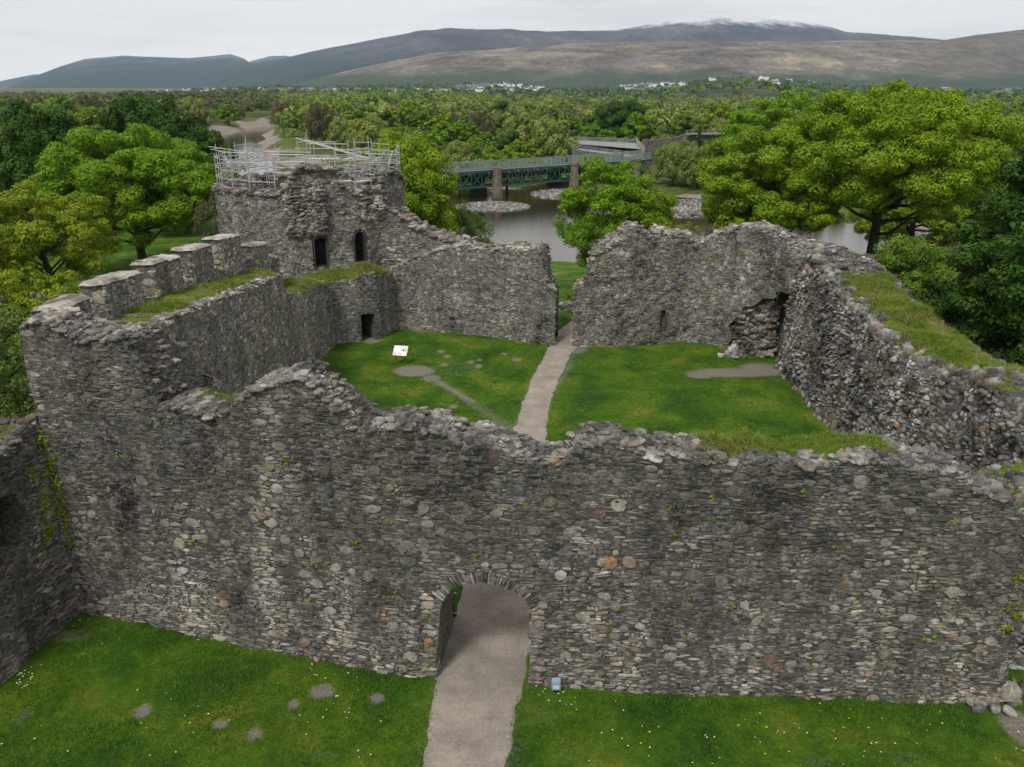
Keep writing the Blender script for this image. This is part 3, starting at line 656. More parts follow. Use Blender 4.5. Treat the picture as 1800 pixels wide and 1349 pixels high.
# voussoirs: thin slates set on edge round the arch
vs = Geo(); pts = np.array(gate_outline[4:12]); sg = np.concatenate([[0], np.cumsum(np.hypot(*np.diff(pts, axis=0).T))]); d = 0.0
Cc, Uu, Vv, Nn_, Ww, Hh = [], [], [], [], [], []
while d < sg[-1]:
    w_ = random.uniform(.035, .085); x = np.interp(d+w_/2, sg, pts[:, 0]); z = np.interp(d+w_/2, sg, pts[:, 1])
    a = math.atan2(z-2.3, x-s_of_x(fw, -.8)); a = pi/2+(a-pi/2)*.85
    hgt = random.uniform(.30, .52); c = fw.pos(np.array(x+cos(a)*hgt*.40), np.array(z+sin(a)*hgt*.40), 0)
    U0 = fw.pos(np.array(x+.05), np.array(z))-fw.pos(np.array(x-.05), np.array(z)); U0[2] = 0; U0 /= np.linalg.norm(U0); Z0 = np.array([0, 0, 1.])
    R = U0*cos(a)+Z0*sin(a); T_ = U0*sin(a)-Z0*cos(a)
    Cc.append(c); Uu.append(T_); Vv.append(R); Nn_.append(np.cross(U0, Z0)); Ww.append(w_*.9); Hh.append(hgt); d += w_
v, q, t, k = stones_geo(np.array(Cc), np.array(Uu), np.array(Vv), np.array(Nn_), np.array(Ww), np.array(Hh), RNG.uniform(.03, .13, len(Cc)), embed=.45, expo=6, kind=0.0, jit=.1)
mesh('arch_stones', v, [q, t], M_FRONT, W1, attrs={'kind': k})
# jamb quoins either side of the opening
cs = []
for side_, x0 in ((-1, -2.42), (1, .70)):
    z = .1
    while z < 2.9:
        h = random.uniform(.12, .34); cs.append((s_of_x(fw, x0+side_*random.uniform(.02, .16)), z+h/2, random.uniform(.3, .55), h*.92)); z += h
cs = np.array(cs); C = fw.pos(cs[:, 0], cs[:, 1]); n = len(cs); U = np.tile([1., -.12, 0], (n, 1)); U /= np.linalg.norm(U[0]); V = np.tile([0, 0, 1.], (n, 1))
v, q, t, k = stones_geo(C, U, V, np.cross(U, V), cs[:, 2], cs[:, 3], RNG.uniform(.03, .12, n), embed=.4, expo=4, kind=1.0)
mesh('jamb_stones', v, [q, t], M_INNER, W1, attrs={'kind': k})
spots = [(RNG.uniform(.05, .5), z, random.uniform(.07, .2)) for z in np.linspace(2.5, 7.0, 26)]
spots += [(RNG.uniform(.1, fw.len-.1), RNG.uniform(1, 7), random.uniform(.03, .08)) for _ in range(46)]
spots += [(fw.len-RNG.uniform(0, .5), RNG.uniform(1, 6), random.uniform(.06, .14)) for _ in range(14)]
spots += [(s_of_x(fw, RNG.uniform(-2.5, -2.2)), RNG.uniform(.2, 3.2), random.uniform(.06, .13)) for _ in range(10)]
gp = np.array(gate_outline); spots = [q for q in spots if not (gp[:, 0].min()-.25 < q[0] < gp[:, 0].max()+.25 and q[1] < 4.1)]
spots += [(float(gp[:, 0].min())-.22, z_, .09) for z_ in (.5, 1.3, 2.4)]
tufts(fw, spots, LF['olive'], 'wall_moss', W1)
turf(fw, 'wall_top_grass', 'rough dry grass growing along the right half of the foreground wall top', s_of_x(fw, 5.3), s_of_x(fw, 11.0), .45, 1.9, .22, 5200, (.12, .42))
turf(fw, 'wall_top_grass', 'short strip of grass behind the low notch at the left of the foreground wall', s_of_x(fw, -10.5), s_of_x(fw, -8.5), .7, 1.7, .05, 900, (.08, .2))

# ---- left corner tower stub
W2 = thing('corner_tower', 'broken corner tower stub at the far left foreground with a dark window hole', 'tower ruin', (-17, 20, 0))
ct = Wall([(-20.5, 12.5), (-18.4, 15.5), (-16.9, 18.5), (-16.05, 20.8), (-15.35, 24.3)], 3.2, [(12, 5.6), (18, 6.0), (20.5, 6.5), (22.5, 6.9), (24.3, 7.4)], key='y', batter=.35, seed=13, rough=.11)
def s_of_y(wl, y): return float(np.interp(y, wl.P[:, 1], wl.S)) if wl.P[-1, 1] > wl.P[0, 1] else float(np.interp(-y, -wl.P[:, 1], wl.S))
ct.holes = [{'poly': [(s_of_y(ct, y), z) for y, z in [(21.2, 3.7), (21.0, 4.5), (21.3, 5.3), (22.1, 5.7), (22.7, 5.5), (22.95, 4.9), (23.0, 4.2), (22.8, 3.8), (22.0, 3.6)]]}]
ct.core(M_MORT, 'masonry_core', W2, .2); ct.lining(ct.holes[0], M_MORT, 'window_hole', 2.0, True, W2)
ct.face(M_FRONT, 'face_stones', 'A', W2, rowh=(.05, .13), wid=(.12, .42), boul=.05, prot=(.02, .10))
ct.crest(M_CREST, 'crest_stones', 1500, W2, size=(.18, .6))
tufts(ct, [(ct.len-RNG.uniform(.05, 1.1), RNG.uniform(3.2, 6.8), random.uniform(.07, .2)) for _ in range(34)], LF['olive'], 'wall_moss', W2)
turf(ct, 'grass_tuft', 'small bright grass tuft on top of the left corner tower stub', ct.len-1.5, ct.len-.4, .2, 1.1, .08, 500, (.08, .22), .1)

# ---- west curtain wall with its battlements
W3 = thing('curtain_wall', 'long left curtain wall with a grassy wall walk behind pale battlements', 'castle wall', (-14.5, 38, 0))
ww = Wall([(-13.0, 25.3), (-13.3, 34), (-13.4, 50.7), (-12.9, 55.6)], 2.9, [(24, 10.2), (26.4, 10.0), (27.4, 9.3), (31, 9.05), (36.5, 8.4), (41, 7.85), (45, 7.4), (46.4, 7.3), (47.0, 6.0), (50, 5.3), (56, 4.7)], key='y', batter=.2, seed=23, notch=.10)
ww.core(M_MORTI, 'masonry_core', W3, .3)
ww.face(M_INNER, 'face_stones', 'A', W3, rowh=(.09, .2), wid=(.14, .48), boul=.08, brad=(.12, .26), prot=(.004, .032))
ww.crest(M_INNER, 'crest_stones', 900, W3, t0=.05, t1=.55, size=(.16, .5), flat=(.12, .26), edge=.3, lift=.25)
ww.crest(M_CREST, 'corner_rubble', 700, W3, u1=3.0, size=(.25, .7))
par = Wall([(-15.35, 25.6), (-15.5, 34), (-15.55, 45), (-15.3, 53)], .75, [(25, 9.1), (29, 9.1), (34, 8.95), (42, 8.45), (47, 8.1), (49, 7.5), (54, 7.0)], key='y', batter=0, seed=29, base=3.5, rough=.03, notch=.04)
par.core(M_MORTP, 'parapet_core', W3, .3); par.face(M_MERLON, 'parapet_stones', 'A', W3, zmin=5.0, rowh=(.10, .2), wid=(.18, .5), boul=.03, prot=(.005, .03))
M_CAP = stone_mat('merlon_cap', 1.5, .05, .2, .0); M_QUOIN = stone_mat('merlon_quoin', 1.5, .9, .2, .0)
for k, (y0, y1, z0_, z1_) in enumerate([(26.7, 28.8, 10.42, 10.37), (30.1, 33.3, 10.52, 10.28), (34.6, 37.6, 10.36, 10.1), (38.9, 41.8, 10.14, 9.84), (43.1, 46.3, 9.95, 9.58), (48.3, 50.9, 8.6, 8.3)]):
    x0 = float(np.interp(y0, par.P[:, 1], par.P[:, 0]))+.06; x1 = float(np.interp(y1, par.P[:, 1], par.P[:, 0]))+.06
    mw = Wall([(x0, y0), (x1, y1)], .95, [(y0, z0_), (y1, z1_)], key='y', batter=0, seed=50+k, base=z1_-2.4, rough=.02, notch=.02)
    mo = mw.core(M_MORTP, 'merlon', W3, .2)
    mw.face(M_MERLON, 'merlon_stones', 'A', mo, zmin=z1_-1.9, rowh=(.11, .21), wid=(.18, .45), boul=.02, prot=(.005, .03))
    e_ = Wall([(x0-.95, y0), (x0, y0)], .5, [(x0-.95, z0_), (x0, z0_)], key='x', batter=0, seed=80+k, base=z1_-2.2, rough=.02, notch=.02)
    e_.face(M_QUOIN, 'end_stones', 'A', mo, zmin=z1_-1.9, rowh=(.18, .34), wid=(.3, .6), boul=.0, prot=(.004, .02))
    ny, nx = max(4, int((y1-y0)/.1)), 9; U, V = np.meshgrid(np.linspace(-.04, 1.04, nx), np.linspace(-.04, 1.02, ny), indexing='ij')
    Xc = x0-.95*U+(x1-x0)*V; Yc = y0+(y1-y0)*V; edge_ = np.minimum(np.minimum(U+.04, 1.04-U)*3, np.minimum(V+.04, 1.02-V)*7); ed_ = np.clip(edge_, 0, 1)
    Zc = z0_+(z1_-z0_)*V+.02+.04*np.sqrt(ed_)+.035*vn(st3(Xc*2.2, Yc*2.2), 4)+.02*vn(st3(Xc*7, Yc*7), 6)-.10*(ed_ <= 0); mesh('cap', np.stack([Xc, Yc, Zc], -1), [grid_polys(nx, ny)], M_CAP, mo)
par.crest(M_CAP, 'sill_stones', 420, W3, t0=.05, t1=.7, u0=.5, u1=26, size=(.2, .5), flat=(.08, .14), edge=.1, lift=.1)
turf(ww, 'wall_walk_grass', 'long strip of grass along the left wall walk behind the battlements', 5.8, 22.3, .28, 2.25, .16, 8500, (.08, .30), .3)
turf(ww, 'wall_walk_grass', 'small grass patch on the near end of the left wall walk', 1.4, 5.6, .6, 2.0, .10, 1600, (.06, .2), .2)
turf(ww, 'wall_walk_grass', 'bright grass on the lowered wall end below the round tower', 22.3, ww.len-.2, -.05, 2.5, .22, 6500, (.12, .42), .3)

# ---- chamfered corner with the low doorway
W4 = thing('chamfer_wall', 'short angled wall with the low dark doorway in the far left courtyard corner', 'castle wall', (-11, 57, 0))
cw = Wall([(-13.5, 55.3), (-12.73, 56.13), (-10.92, 56.85), (-9.7, 57.3), (-9.0, 59.9)], 2.6, [(0, 4.8), (2.4, 4.75), (4.2, 5.0), (5.2, 4.8), (8, 4.6)], key='s', batter=.1, seed=33)
cw.holes = [{'poly': [(float(np.interp(x, cw.P[:, 0], cw.S)), z) for x, z in [(-10.95, -.4), (-10.95, 1.0), (-10.93, 2.0), (-10.5, 2.04), (-10.05, 2.0), (-10.0, 1.0), (-10.0, -.4)]]}]
cw.core(M_MORTI, 'masonry_core', W4, .25); cw.lining(cw.holes[0], M_MORT, 'doorway', 2.2, True, W4)
cw.face(M_INNER, 'face_stones', 'A', W4, rowh=(.10, .2), wid=(.16, .5), boul=.04, prot=(.004, .03))
turf(cw, 'wall_top_grass', 'grass ledge below the two dark tower doorways', .2, cw.len-.1, -.05, 2.55, .26, 7500, (.14, .46), .35)

# ---- north wall, left part
W5 = thing('curtain_wall', 'far courtyard wall between the round tower and the gap', 'castle wall', (-3, 59, 0))
nw = Wall([(-9.1, 59.95), (-6.95, 59.77), (-2, 58.26), (.9, 56.6), (1.8, 56.05), (3.05, 55.85)], 2.4, [(-9, 4.7), (-8.2, 5.0), (-7.2, 5.6), (-5.2, 6.35), (-4.4, 6.6), (-2, 6.5), (.5, 6.85), (1.5, 6.9), (1.95, 6.6), (2.2, 5.9), (2.35, 4.5), (3.0, 4.2), (3.1, 3.7)], key='x', batter=.15, seed=37, rough=.10)
nw.core(M_MORTI, 'masonry_core', W5, .25)
nw.face(M_INNER, 'face_stones', 'A', W5, rowh=(.08, .19), wid=(.14, .46), boul=.07, brad=(.12, .24), prot=(.005, .038))
nw.crest(M_INNER, 'crest_stones', 1500, W5, t0=.06, size=(.16, .55), flat=(.14, .3), lift=.3)
ew = Wall([(2.98, 55.95), (3.05, 58.1)], .5, [(0, 4.2), (.8, 4.6), (2.8, 5.6)], key='s', batter=.1, seed=38, rough=.12)
ew.face(M_INNER, 'broken_end_stones', 'A', W5, rowh=(.1, .2), wid=(.2, .5), prot=(.03, .12), rubble=True)
stw = Wall([(-11.6, 61.1), (-9, 61.3), (-6.2, 61.0), (-3.2, 60.1)], 2.4, [(-12, 10.6), (-10.3, 9.5), (-8.6, 8.6), (-6.9, 7.4), (-5.2, 6.8), (-3, 6.5)], key='x', batter=.1, seed=39, rough=.12, notch=.25)
stw.core(M_MORTI, 'sloping_core', W5, .25); stw.face(M_TOWER, 'sloping_stones', 'A', W5, zmin=4, rowh=(.09, .19), wid=(.15, .5), prot=(.02, .1))
stw.crest(M_INNER, 'sloping_crest', 520, W5, size=(.25, .75), flat=(.2, .4))
# ---- north wall, right part with the cave like hollow
W6 = thing('curtain_wall', 'high broken wall right of the gap with a hollow at its right foot', 'castle wall', (11, 56, 0))
rw = Wall([(4.35, 55.85), (5.4, 55.65), (11.95, 56.1), (14.2, 55.0), (16.2, 53.2), (18.7, 51.0)], 2.9, [(4.2, 3.6), (4.4, 4.3), (5.2, 4.4), (5.35, 5.7), (5.8, 6.75), (6.7, 7.2), (8.1, 8.15), (8.9, 8.35), (9.3, 7.8), (9.8, 7.45), (10.2, 8.0), (10.9, 8.1), (11.6, 7.75), (12.7, 7.3), (13.3, 7.6), (13.8, 8.25), (14.7, 8.55), (15.5, 8.9), (16.4, 8.65), (16.9, 8.1), (17.5, 7.5), (18.7, 7.0)], key='x', batter=.15, seed=43, rough=.13, notch=.2)
fx = lambda x: float(np.interp(x, rw.P[:, 0], rw.S))
rw.holes = [{'poly': [(fx(x), z) for x, z in [(15.35, -.4), (15.1, .5), (15.3, 1.1), (15.05, 1.9), (15.35, 2.5), (15.7, 2.9), (15.8, 3.5), (16.3, 3.65), (16.7, 4.2), (17.3, 4.35), (17.6, 4.9), (18.1, 4.8), (18.15, 3.4), (18.05, 2.0), (18.2, 1.0), (18.2, -.4)]]},
            {'poly': [(fx(10.55), .9), (fx(10.5), 2.0), (fx(10.6), 2.6), (fx(10.85), 2.6), (fx(10.95), 2.0), (fx(10.95), .9)]}]
rw.core(M_MORTI, 'masonry_core', W6, .25); rw.lining(rw.holes[0], M_MORTP, 'hollow', 2.2, True, W6); rw.lining(rw.holes[1], M_MORT, 'slot', .35, True, W6)
rw.face(M_INNER, 'face_stones', 'A', W6, rowh=(.08, .19), wid=(.14, .46), boul=.08, brad=(.12, .24), prot=(.005, .045))
rw.crest(M_INNER, 'crest_stones', 2200, W6, t0=.06, size=(.16, .6), flat=(.14, .32), lift=.35)
tufts(rw, [(RNG.uniform(0, 16), RNG.uniform(4, 8), random.uniform(.06, .16)) for _ in range(40)], LF['olive'], 'wall_moss', W6)
n_ = 900; uu = fx(15.3)+(fx(17.15)-fx(15.3))*RNG.random(n_); C = rw.pos(uu, RNG.uniform(0, 4.0, n_), -.35-.9*(uu-fx(15.3))/(fx(17.3)-fx(15.3))+RNG.normal(0, .12, n_))
slabs(C, RNG.uniform(.25, .6, n_), RNG.uniform(.25, .5, n_), RNG.uniform(.1, .28, n_), stone_mat('warm_rubble', 1.0, .5, .2, .3), 'hollow_rubble', W6, .2)
n_ = 110; uu = RNG.normal(0, 1, n_); C = st3(15.2+uu*.3, 53.3-np.abs(RNG.normal(0, .25, n_)), 0); C[:, 2] = np.clip(1.0-np.abs(uu)*.6-(53.3-C[:, 1])*1.1, 0, 9)*RNG.uniform(.3, 1, n_)+.1
slabs(C, RNG.uniform(.2, .6, n_), RNG.uniform(.2, .4, n_), RNG.uniform(.12, .3, n_), M_EAST, 'fallen_stones', W6, .3)

# ---- north east corner tower remnant
W7 = thing('corner_tower', 'low curved ruined tower wall behind the far right corner', 'tower ruin', (22, 57, 0))
ne = Wall([(15.2, 59.0), (18.3, 60.5), (21.0, 59.2), (22.3, 55.5), (22.3, 51), (21.3, 46.5), (20.5, 42.0)], 2.0, [(0, 7.6), (3, 7.2), (8, 6.75), (13, 6.4), (18, 6.1), (22, 5.8), (26, 5.3)], key='s', batter=.1, seed=47, rough=.2, notch=.3, step=.25)
ne.core(M_MORT, 'masonry_core', W7, .3); ne.face(M_EAST, 'face_stones', 'A', W7, zmin=2.0, rowh=(.12, .25), wid=(.2, .5), prot=(.03, .12), rubble=True)
ne.crest(M_CREST, 'crest_stones', 1500, W7, size=(.25, .7))

# ---- east wall: robbed rubble core with a grassy back
W8 = thing('curtain_wall', 'rough rubble right hand wall with a thick sloping grass top', 'castle wall', (20, 38, 0))
eaw = Wall([(18.5, 51.3), (18.1, 49), (18.2, 44), (18.3, 40), (18.5, 32), (19.0, 27.5), (19.4, 24.4)], 3.5, [(24, 5.2), (25.5, 5.7), (28, 6.2), (30.2, 6.5), (31.2, 6.1), (34, 5.8), (38, 6.0), (42, 6.4), (44.5, 6.8), (46, 7.3), (48, 7.9), (50.3, 7.8), (51.3, 7.3)], key='y', batter=.9, seed=53, rough=.26, notch=.3)
eaw.core(M_EAST if False else M_MORT, 'masonry_core', W8, .22)
eaw.face(M_EAST, 'face_stones', 'A', W8, rowh=(.12, .24), wid=(.14, .34), boul=.22, brad=(.09, .2), prot=(.06, .17), rubble=True)
eaw.crest(M_CREST, 'crest_stones', 1700, W8, t1=.8, size=(.2, .6), flat=(.4, .7), edge=.6)
eaw.crest(M_CREST, 'pillar_stones', 420, W8, u1=6, size=(.25, .65))
eaw.crest(M_CREST, 'near_boulders', 260, W8, u0=20, u1=24.5, t1=1.4, size=(.35, .85), flat=(.45, .75))
turf(eaw, 'wall_top_grass', 'thick green and straw coloured grass sloping along the right wall top', 5.2, 24.5, .0, 3.7, .34, 24000, (.10, .42), .7)

# ---- south east corner remnant at the right edge
W9 = thing('corner_tower', 'dark mossy rubble stub at the right edge beside the foreground wall', 'tower ruin', (18, 22, 0))
se = Wall([(14.3, 22.2), (16.0, 21.9), (18, 21.5), (21, 21.6), (25, 22)], 3.4, [(14.3, 4.4), (15.2, 4.7), (16, 5.2), (17.2, 5.6), (19, 6.1), (21, 5.9), (25, 5.8)], key='x', batter=.5, seed=59, rough=.3, notch=.35)
se.core(M_MORT, 'masonry_core', W9, .22); se.face(M_EAST, 'face_stones', 'A', W9, rowh=(.12, .26), wid=(.18, .5), boul=.2, brad=(.12, .3), prot=(.05, .18), rubble=True)
se.crest(M_CREST, 'crest_stones', 1600, W9, size=(.2, .7), flat=(.35, .6))
tufts(se, [(RNG.uniform(0, 3), RNG.uniform(.8, 5.6), random.uniform(.08, .2)) for _ in range(40)], LF['olive'], 'wall_moss', W9)
turf(se, 'wall_top_grass', 'narrow grass ledge with yellow flowers on the stub at the right edge', .3, 3.4, .3, 1.3, .12, 1800, (.1, .32), .3)
turf(se, 'wall_top_grass', 'grass in the hollow behind the right end of the foreground wall', .2, 5.4, 2.6, 4.0, .12, 1800, (.1, .32), .3)
n_ = 60; C = st3(RNG.uniform(13.6, 17.5, n_), RNG.uniform(19.2, 20.6, n_), .12)
slabs(C, RNG.uniform(.15, .5, n_), RNG.uniform(.15, .4, n_), RNG.uniform(.1, .3, n_), M_INNER, 'foot_stones', W9, .3)
slabs(st3(np.array([14.9, 14.6]), np.array([19.75, 20.0]), np.array([.45, 1.15])), np.array([.62, .4]), np.array([.5, .4]), np.array([.5, .35]), M_INNER, 'foot_boulders', W9, .1)
# low remnant in the gap
W10 = thing('low_wall', 'low dark stone remnant on the grass beyond the gap', 'wall', (4.6, 64.6, 0))
lw = Wall([(3.4, 65.8), (4.6, 65.2), (5.9, 63.9), (6.4, 62.5)], .8, [(0, .45), (1.5, .9), (4, 1.1)], key='s', batter=.05, seed=61, rough=.1, notch=.3)
lw.core(M_MORT, 'masonry_core', W10, .2); lw.face(M_EAST, 'face_stones', 'A', W10, rowh=(.12, .22), wid=(.2, .5)); lw.crest(M_EAST, 'crest_stones', 120, W10)

# ---- round tower
TX, TY, TR = -15.75, 65.4, 7.15
T1 = thing('round_tower', 'large round ruined tower with two dark doorways and a ragged top', 'tower', (TX, TY, 0))
ang = np.linspace(90, 450, 91); tpath = [(TX+TR*cos(radians(a)), TY+TR*sin(radians(a))) for a in ang]
tp = [(90, 10.8), (150, 10.4), (185, 10.4), (195, 10.2), (220, 10.4), (245, 10.5), (262, 10.4), (270, 10.6), (273.5, 11.9), (280, 12.2), (290, 12.1), (297, 12.2), (300.5, 11.0), (307, 10.4), (316, 10.5), (326, 10.1), (331, 11.4), (345, 11.3), (358, 11.0), (375, 9.8), (400, 10.4), (450, 10.8)]
tw = Wall(tpath, 2.4, [((a-90)/360*2*pi*TR, z) for a, z in tp], key='s', batter=.35, seed=67, rough=.13, notch=.35, base=-1.8, step=.25)
ths = lambda a: (a-90)/360*2*pi*TR
s1, s2 = ths(285.5), ths(309)
tw.holes = [{'poly': [(s1-.38, 5.2), (s1-.38, 7.15), (s1, 7.2), (s1+.4, 7.15), (s1+.4, 5.2)]},
            {'poly': [(s2-.42, 5.25), (s2-.42, 7.0), (s2-.3, 7.3), (s2, 7.45), (s2+.3, 7.3), (s2+.42, 7.0), (s2+.42, 5.25)]}]
tw.core(M_MORTI, 'masonry_core', T1, .3)
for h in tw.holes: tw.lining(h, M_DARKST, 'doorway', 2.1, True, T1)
tw.face(M_TOWER, 'face_stones', 'A', T1, zmin=1.5, u0=ths(182), u1=ths(392), rowh=(.08, .18), wid=(.14, .48), boul=.05, prot=(.006, .045))
tw.crest(M_CREST, 'crest_stones', 3800, T1, size=(.22, .7))
# rough overhanging rubble left of the first doorway and right of it
for nm, (a0, a1), (zl, zh), n_ in (('broken_bulge', (268, 289), (7.4, 11.2), 620), ('broken_bulge', (312, 330), (8.2, 10.6), 260)):
    u = RNG.uniform(ths(a0), ths(a1), n_); z = RNG.uniform(zl, zh, n_); amt = np.clip(1-np.abs((z-zl)/(zh-zl)-.4)*1.5, 0, 1)*.55*(.6+.5*vn(st3(u, z), 4))
    C = tw.pos(u, z, amt-.1); slabs(C, RNG.uniform(.25, .6, n_), RNG.uniform(.25, .6, n_), RNG.uniform(.08, .22, n_), M_TOWER, nm, T1, .15)
g = Geo(); k = 40; r = TR-2.0; g.add([[TX, TY, 9.6]]+[[TX+r*cos(a), TY+r*sin(a), 9.0] for a in np.linspace(0, 2*pi, k, endpoint=False)], [[[0, i+1, (i+1) % k+1] for i in range(k)]])
g.build('rubble_fill', M_MORTP, T1)
n_ = 900; rr = np.sqrt(RNG.uniform(0, 1, n_))*5.2; aa = RNG.uniform(0, 2*pi, n_); slabs(st3(TX+rr*np.cos(aa), TY+rr*np.sin(aa), 9.65-rr*.09), RNG.uniform(.2, .7, n_), RNG.uniform(.2, .5, n_), RNG.uniform(.1, .3, n_), M_CREST, 'loose_rubble', T1, .2)
for sx, zt in ((s1, 7.0), (s2, 7.2)):     # iron gates in both doorways
    gg = Geo()
    for du in np.linspace(-.3, .3, 6):
        p = tw.pos(np.array(sx+du), np.array(5.2), -.25); gg.bar(p, (p[0], p[1], zt), .025, .025)
    for z in (5.6, 6.4, 6.95): gg.bar(tw.pos(np.array(sx-.36), np.array(z), -.25), tw.pos(np.array(sx+.36), np.array(z), -.25), .03, .04)
    gg.build('iron_gate', M_IRON, T1)
turf(tw, 'grass_tuft', 'grass tufts on the broken right shoulder of the round tower', ths(320), ths(334), .2, 1.1, .1, 500, (.1, .25), .1)

# ---- scaffolding on the tower
SC = thing('scaffolding', 'bright steel tube scaffolding standing round the top of the ruined tower', 'scaffolding', (TX, TY, 9))
cylv = [(cos(a)*.034, sin(a)*.034, z) for z in (0, 1) for a in np.linspace(0, 2*pi, 6, endpoint=False)]
cme = bpy.data.meshes.new('scaffold_tube'); cme.from_pydata(cylv, [], [[i, (i+1) % 6, 6+(i+1) % 6, 6+i] for i in range(6)]+[list(range(5, -1, -1)), list(range(6, 12))]); cme.materials.append(M_STEEL)
from mathutils import Vector
ntube = [0]
def tube(a, b, nm='scaffold_tube'):
    if ntube[0] >= 240: return
    ntube[0] += 1
    a, b = Vector(a), Vector(b); d = b-a; o = bpy.data.objects.new(nm, cme); sc.collection.objects.link(o); o.parent = SC
    o.location = a-SC.location; o.rotation_euler = d.to_track_quat('Z', 'Y').to_euler(); o.scale = (1, 1, d.length)
def rp(a, r, z): return (TX+r*cos(radians(a)), TY+r*sin(radians(a)), z)
outer = list(range(188, 548, 15)); rs = random.Random(4)
OP = [rp(a+rs.uniform(-3, 3), 6.95, 0) for a in outer]
for k, p in enumerate(OP):
    hi = 12.9+rs.uniform(-.2, .5); tube((p[0], p[1], 9.5 if k < 14 and k % 2 == 0 else 10.6), (p[0], p[1], hi), 'standard')
for z in (11.15, 11.8, 12.45, 13.0):
    for k in range(len(OP)):
        a, b = OP[k], OP[(k+1) % len(OP)]
        if z < 11.5 and 5 <= k <= 7: continue
        if z > 12.9 and k % 3 == 1: continue
        dz = rs.uniform(-.05, .05); tube((a[0]*1.02-b[0]*.02, a[1]*1.02-b[1]*.02, z+dz), (b[0]*1.02-a[0]*.02, b[1]*1.02-a[1]*.02, z+dz+rs.uniform(-.05, .05)), 'ledger')
IP = [rp(a, 4.6, 0) for a in range(195, 555, 45)]
for p in IP: tube((p[0], p[1], 9.4), (p[0], p[1], 13.6+rs.uniform(-.4, .4)), 'standard')
for k in range(8):
    a, b = IP[k], IP[(k+1) % 8]; z = 12.6+rs.uniform(-.2, .5); tube((a[0], a[1], z), (b[0], b[1], z), 'ledger')
tube(rp(188, 7.4, 13.15), rp(250, 7.0, 13.1), 'ledger'); tube(rp(188, 7.3, 12.95), rp(252, 7.0, 12.9), 'ledger')
tube(rp(268, 3.2, 13.9), rp(318, 6.8, 12.6), 'raker'); tube(rp(275, 1.5, 13.7), rp(330, 6.8, 12.3), 'raker')
for k in range(24):
    a = 188+15*k; tube(rp(a, 7.0, 11.9), rp(a, 4.2, 11.95), 'transom')
    if k % 2: tube(rp(a, 7.0, 12.55), rp(a, 4.4, 12.6), 'transom')
for k in range(5): tube(rp(198+k*6, 6.85, 11.2), rp(232+k*5, 5.6, 12.9), 'brace')
for k in range(4): tube(rp(300+k*12, 6.85, 11.2), rp(312+k*12, 6.85, 12.9), 'brace')
for k in range(8):
    a, b = IP[k], IP[(k+1) % 8]; z = 11.9+rs.uniform(-.1, .1); tube((a[0], a[1], z), (b[0], b[1], z), 'ledger')
for a in range(200, 360, 20):
    tube(rp(a, 6.2, 11.2), rp(a, 6.2, 13.0+rs.uniform(-.3, .5)), 'standard')
for nm, a, r, z, L_ in (('plank', 300, 6.0, 11.0, 2.4), ('plank', 322, 6.2, 10.9, 2.2), ('plank', 336, 6.0, 11.3, 1.8), ('plank', 60, 6.2, 11.7, 3.2), ('plank', 95, 6.2, 11.7, 3.2)):
    g = Geo(); c = rp(a, r, z); g.box(c, (L_, .7, .06), radians(a+90)); g.build(nm, M_PERSP, SC)

# ---- information board
c = at(705, 640); SG = thing('information_board', 'white tilted information board on two thin posts in the courtyard grass', 'sign', (c[0], c[1], g0(*c)))
gzv = g0(*c); rz = radians(-12); ca, sa = cos(rz), sin(rz)
def sp(x, y, z): return (c[0]+x*ca-y*sa, c[1]+x*sa+y*ca, gzv+z)
tl = radians(48)
def pan(x, q_, d=0): return sp(x, .02-.0+q_*cos(tl)-d*sin(tl), .92+q_*sin(tl)+d*cos(tl))
def quadplate(g, x0, x1, q0, q1, d0, d1):
    V = [pan(x, q_, d) for d in (d0, d1) for x, q_ in ((x0, q0), (x1, q0), (x1, q1), (x0, q1))]
    g.add(V, [[[3, 2, 1, 0], [4, 5, 6, 7], [0, 1, 5, 4], [1, 2, 6, 5], [2, 3, 7, 6], [3, 0, 4, 7]]])
g = Geo(); quadplate(g, -.48, .48, -.36, .36, 0, .03); g.build('board', M_BOARD, SG)
g = Geo(); quadplate(g, .14, .27, -.02, .10, .03, .034); quadplate(g, .05, .10, -.02, .06, .03, .034)
for k in range(5): quadplate(g, .30, .30+.12*(1-.2*(k % 2)), .22-.07*k, .25-.07*k, .03, .034)
for k in range(4): quadplate(g, -.42, -.42+.10+.03*(k % 3), -.20-.03*k, -.188-.03*k, .03, .034)
quadplate(g, -.10, .06, -.26, -.22, .03, .034)
g.build('print', M_INK, SG)
for x in (-.33, .33):
    g = Geo(); g.bar(sp(x, 0, -.2), sp(x, 0, .9), .05, .05); g.build('leg', M_WOOD, SG)
# ---- small floodlight at the foot of the foreground wall
p = fw.pos(np.array(s_of_x(fw, 1.38)), np.array(.38), .22)
FL = thing('floodlight', 'small pale blue floodlight box at the wall foot right of the gate', 'light', (p[0], p[1], p[2]-.2))
g = Geo(); th = np.linspace(0, pi, 9); V = [(p[0]+x, p[1]-.12*math.cos(a)*.9, p[2]-.04+.20*math.sin(a)) for x in (-.13, .13) for a in th]; n = 9
g.add(V, [[[i, i+1, n+i+1, n+i] for i in range(8)]]); g.add(V, [[[i, i+1, 8] for i in range(7)]]); g.add(V, [[[n+i+1, n+i, n+8] for i in range(7)]]); g.box((p[0], p[1], p[2]-.13), (.28, .22, .18)); g.build('housing', M_BLUE, FL)
g = Geo(); g.box((p[0], p[1]-.118, p[2]-.10), (.2, .02, .12)); g.build('lens', M_GLASS, FL)
g = Geo(); g.bar((p[0], p[1], p[2]-.2), (p[0], p[1], p[2]-.45), .06, .06); g.build('bracket', M_IRON, FL)

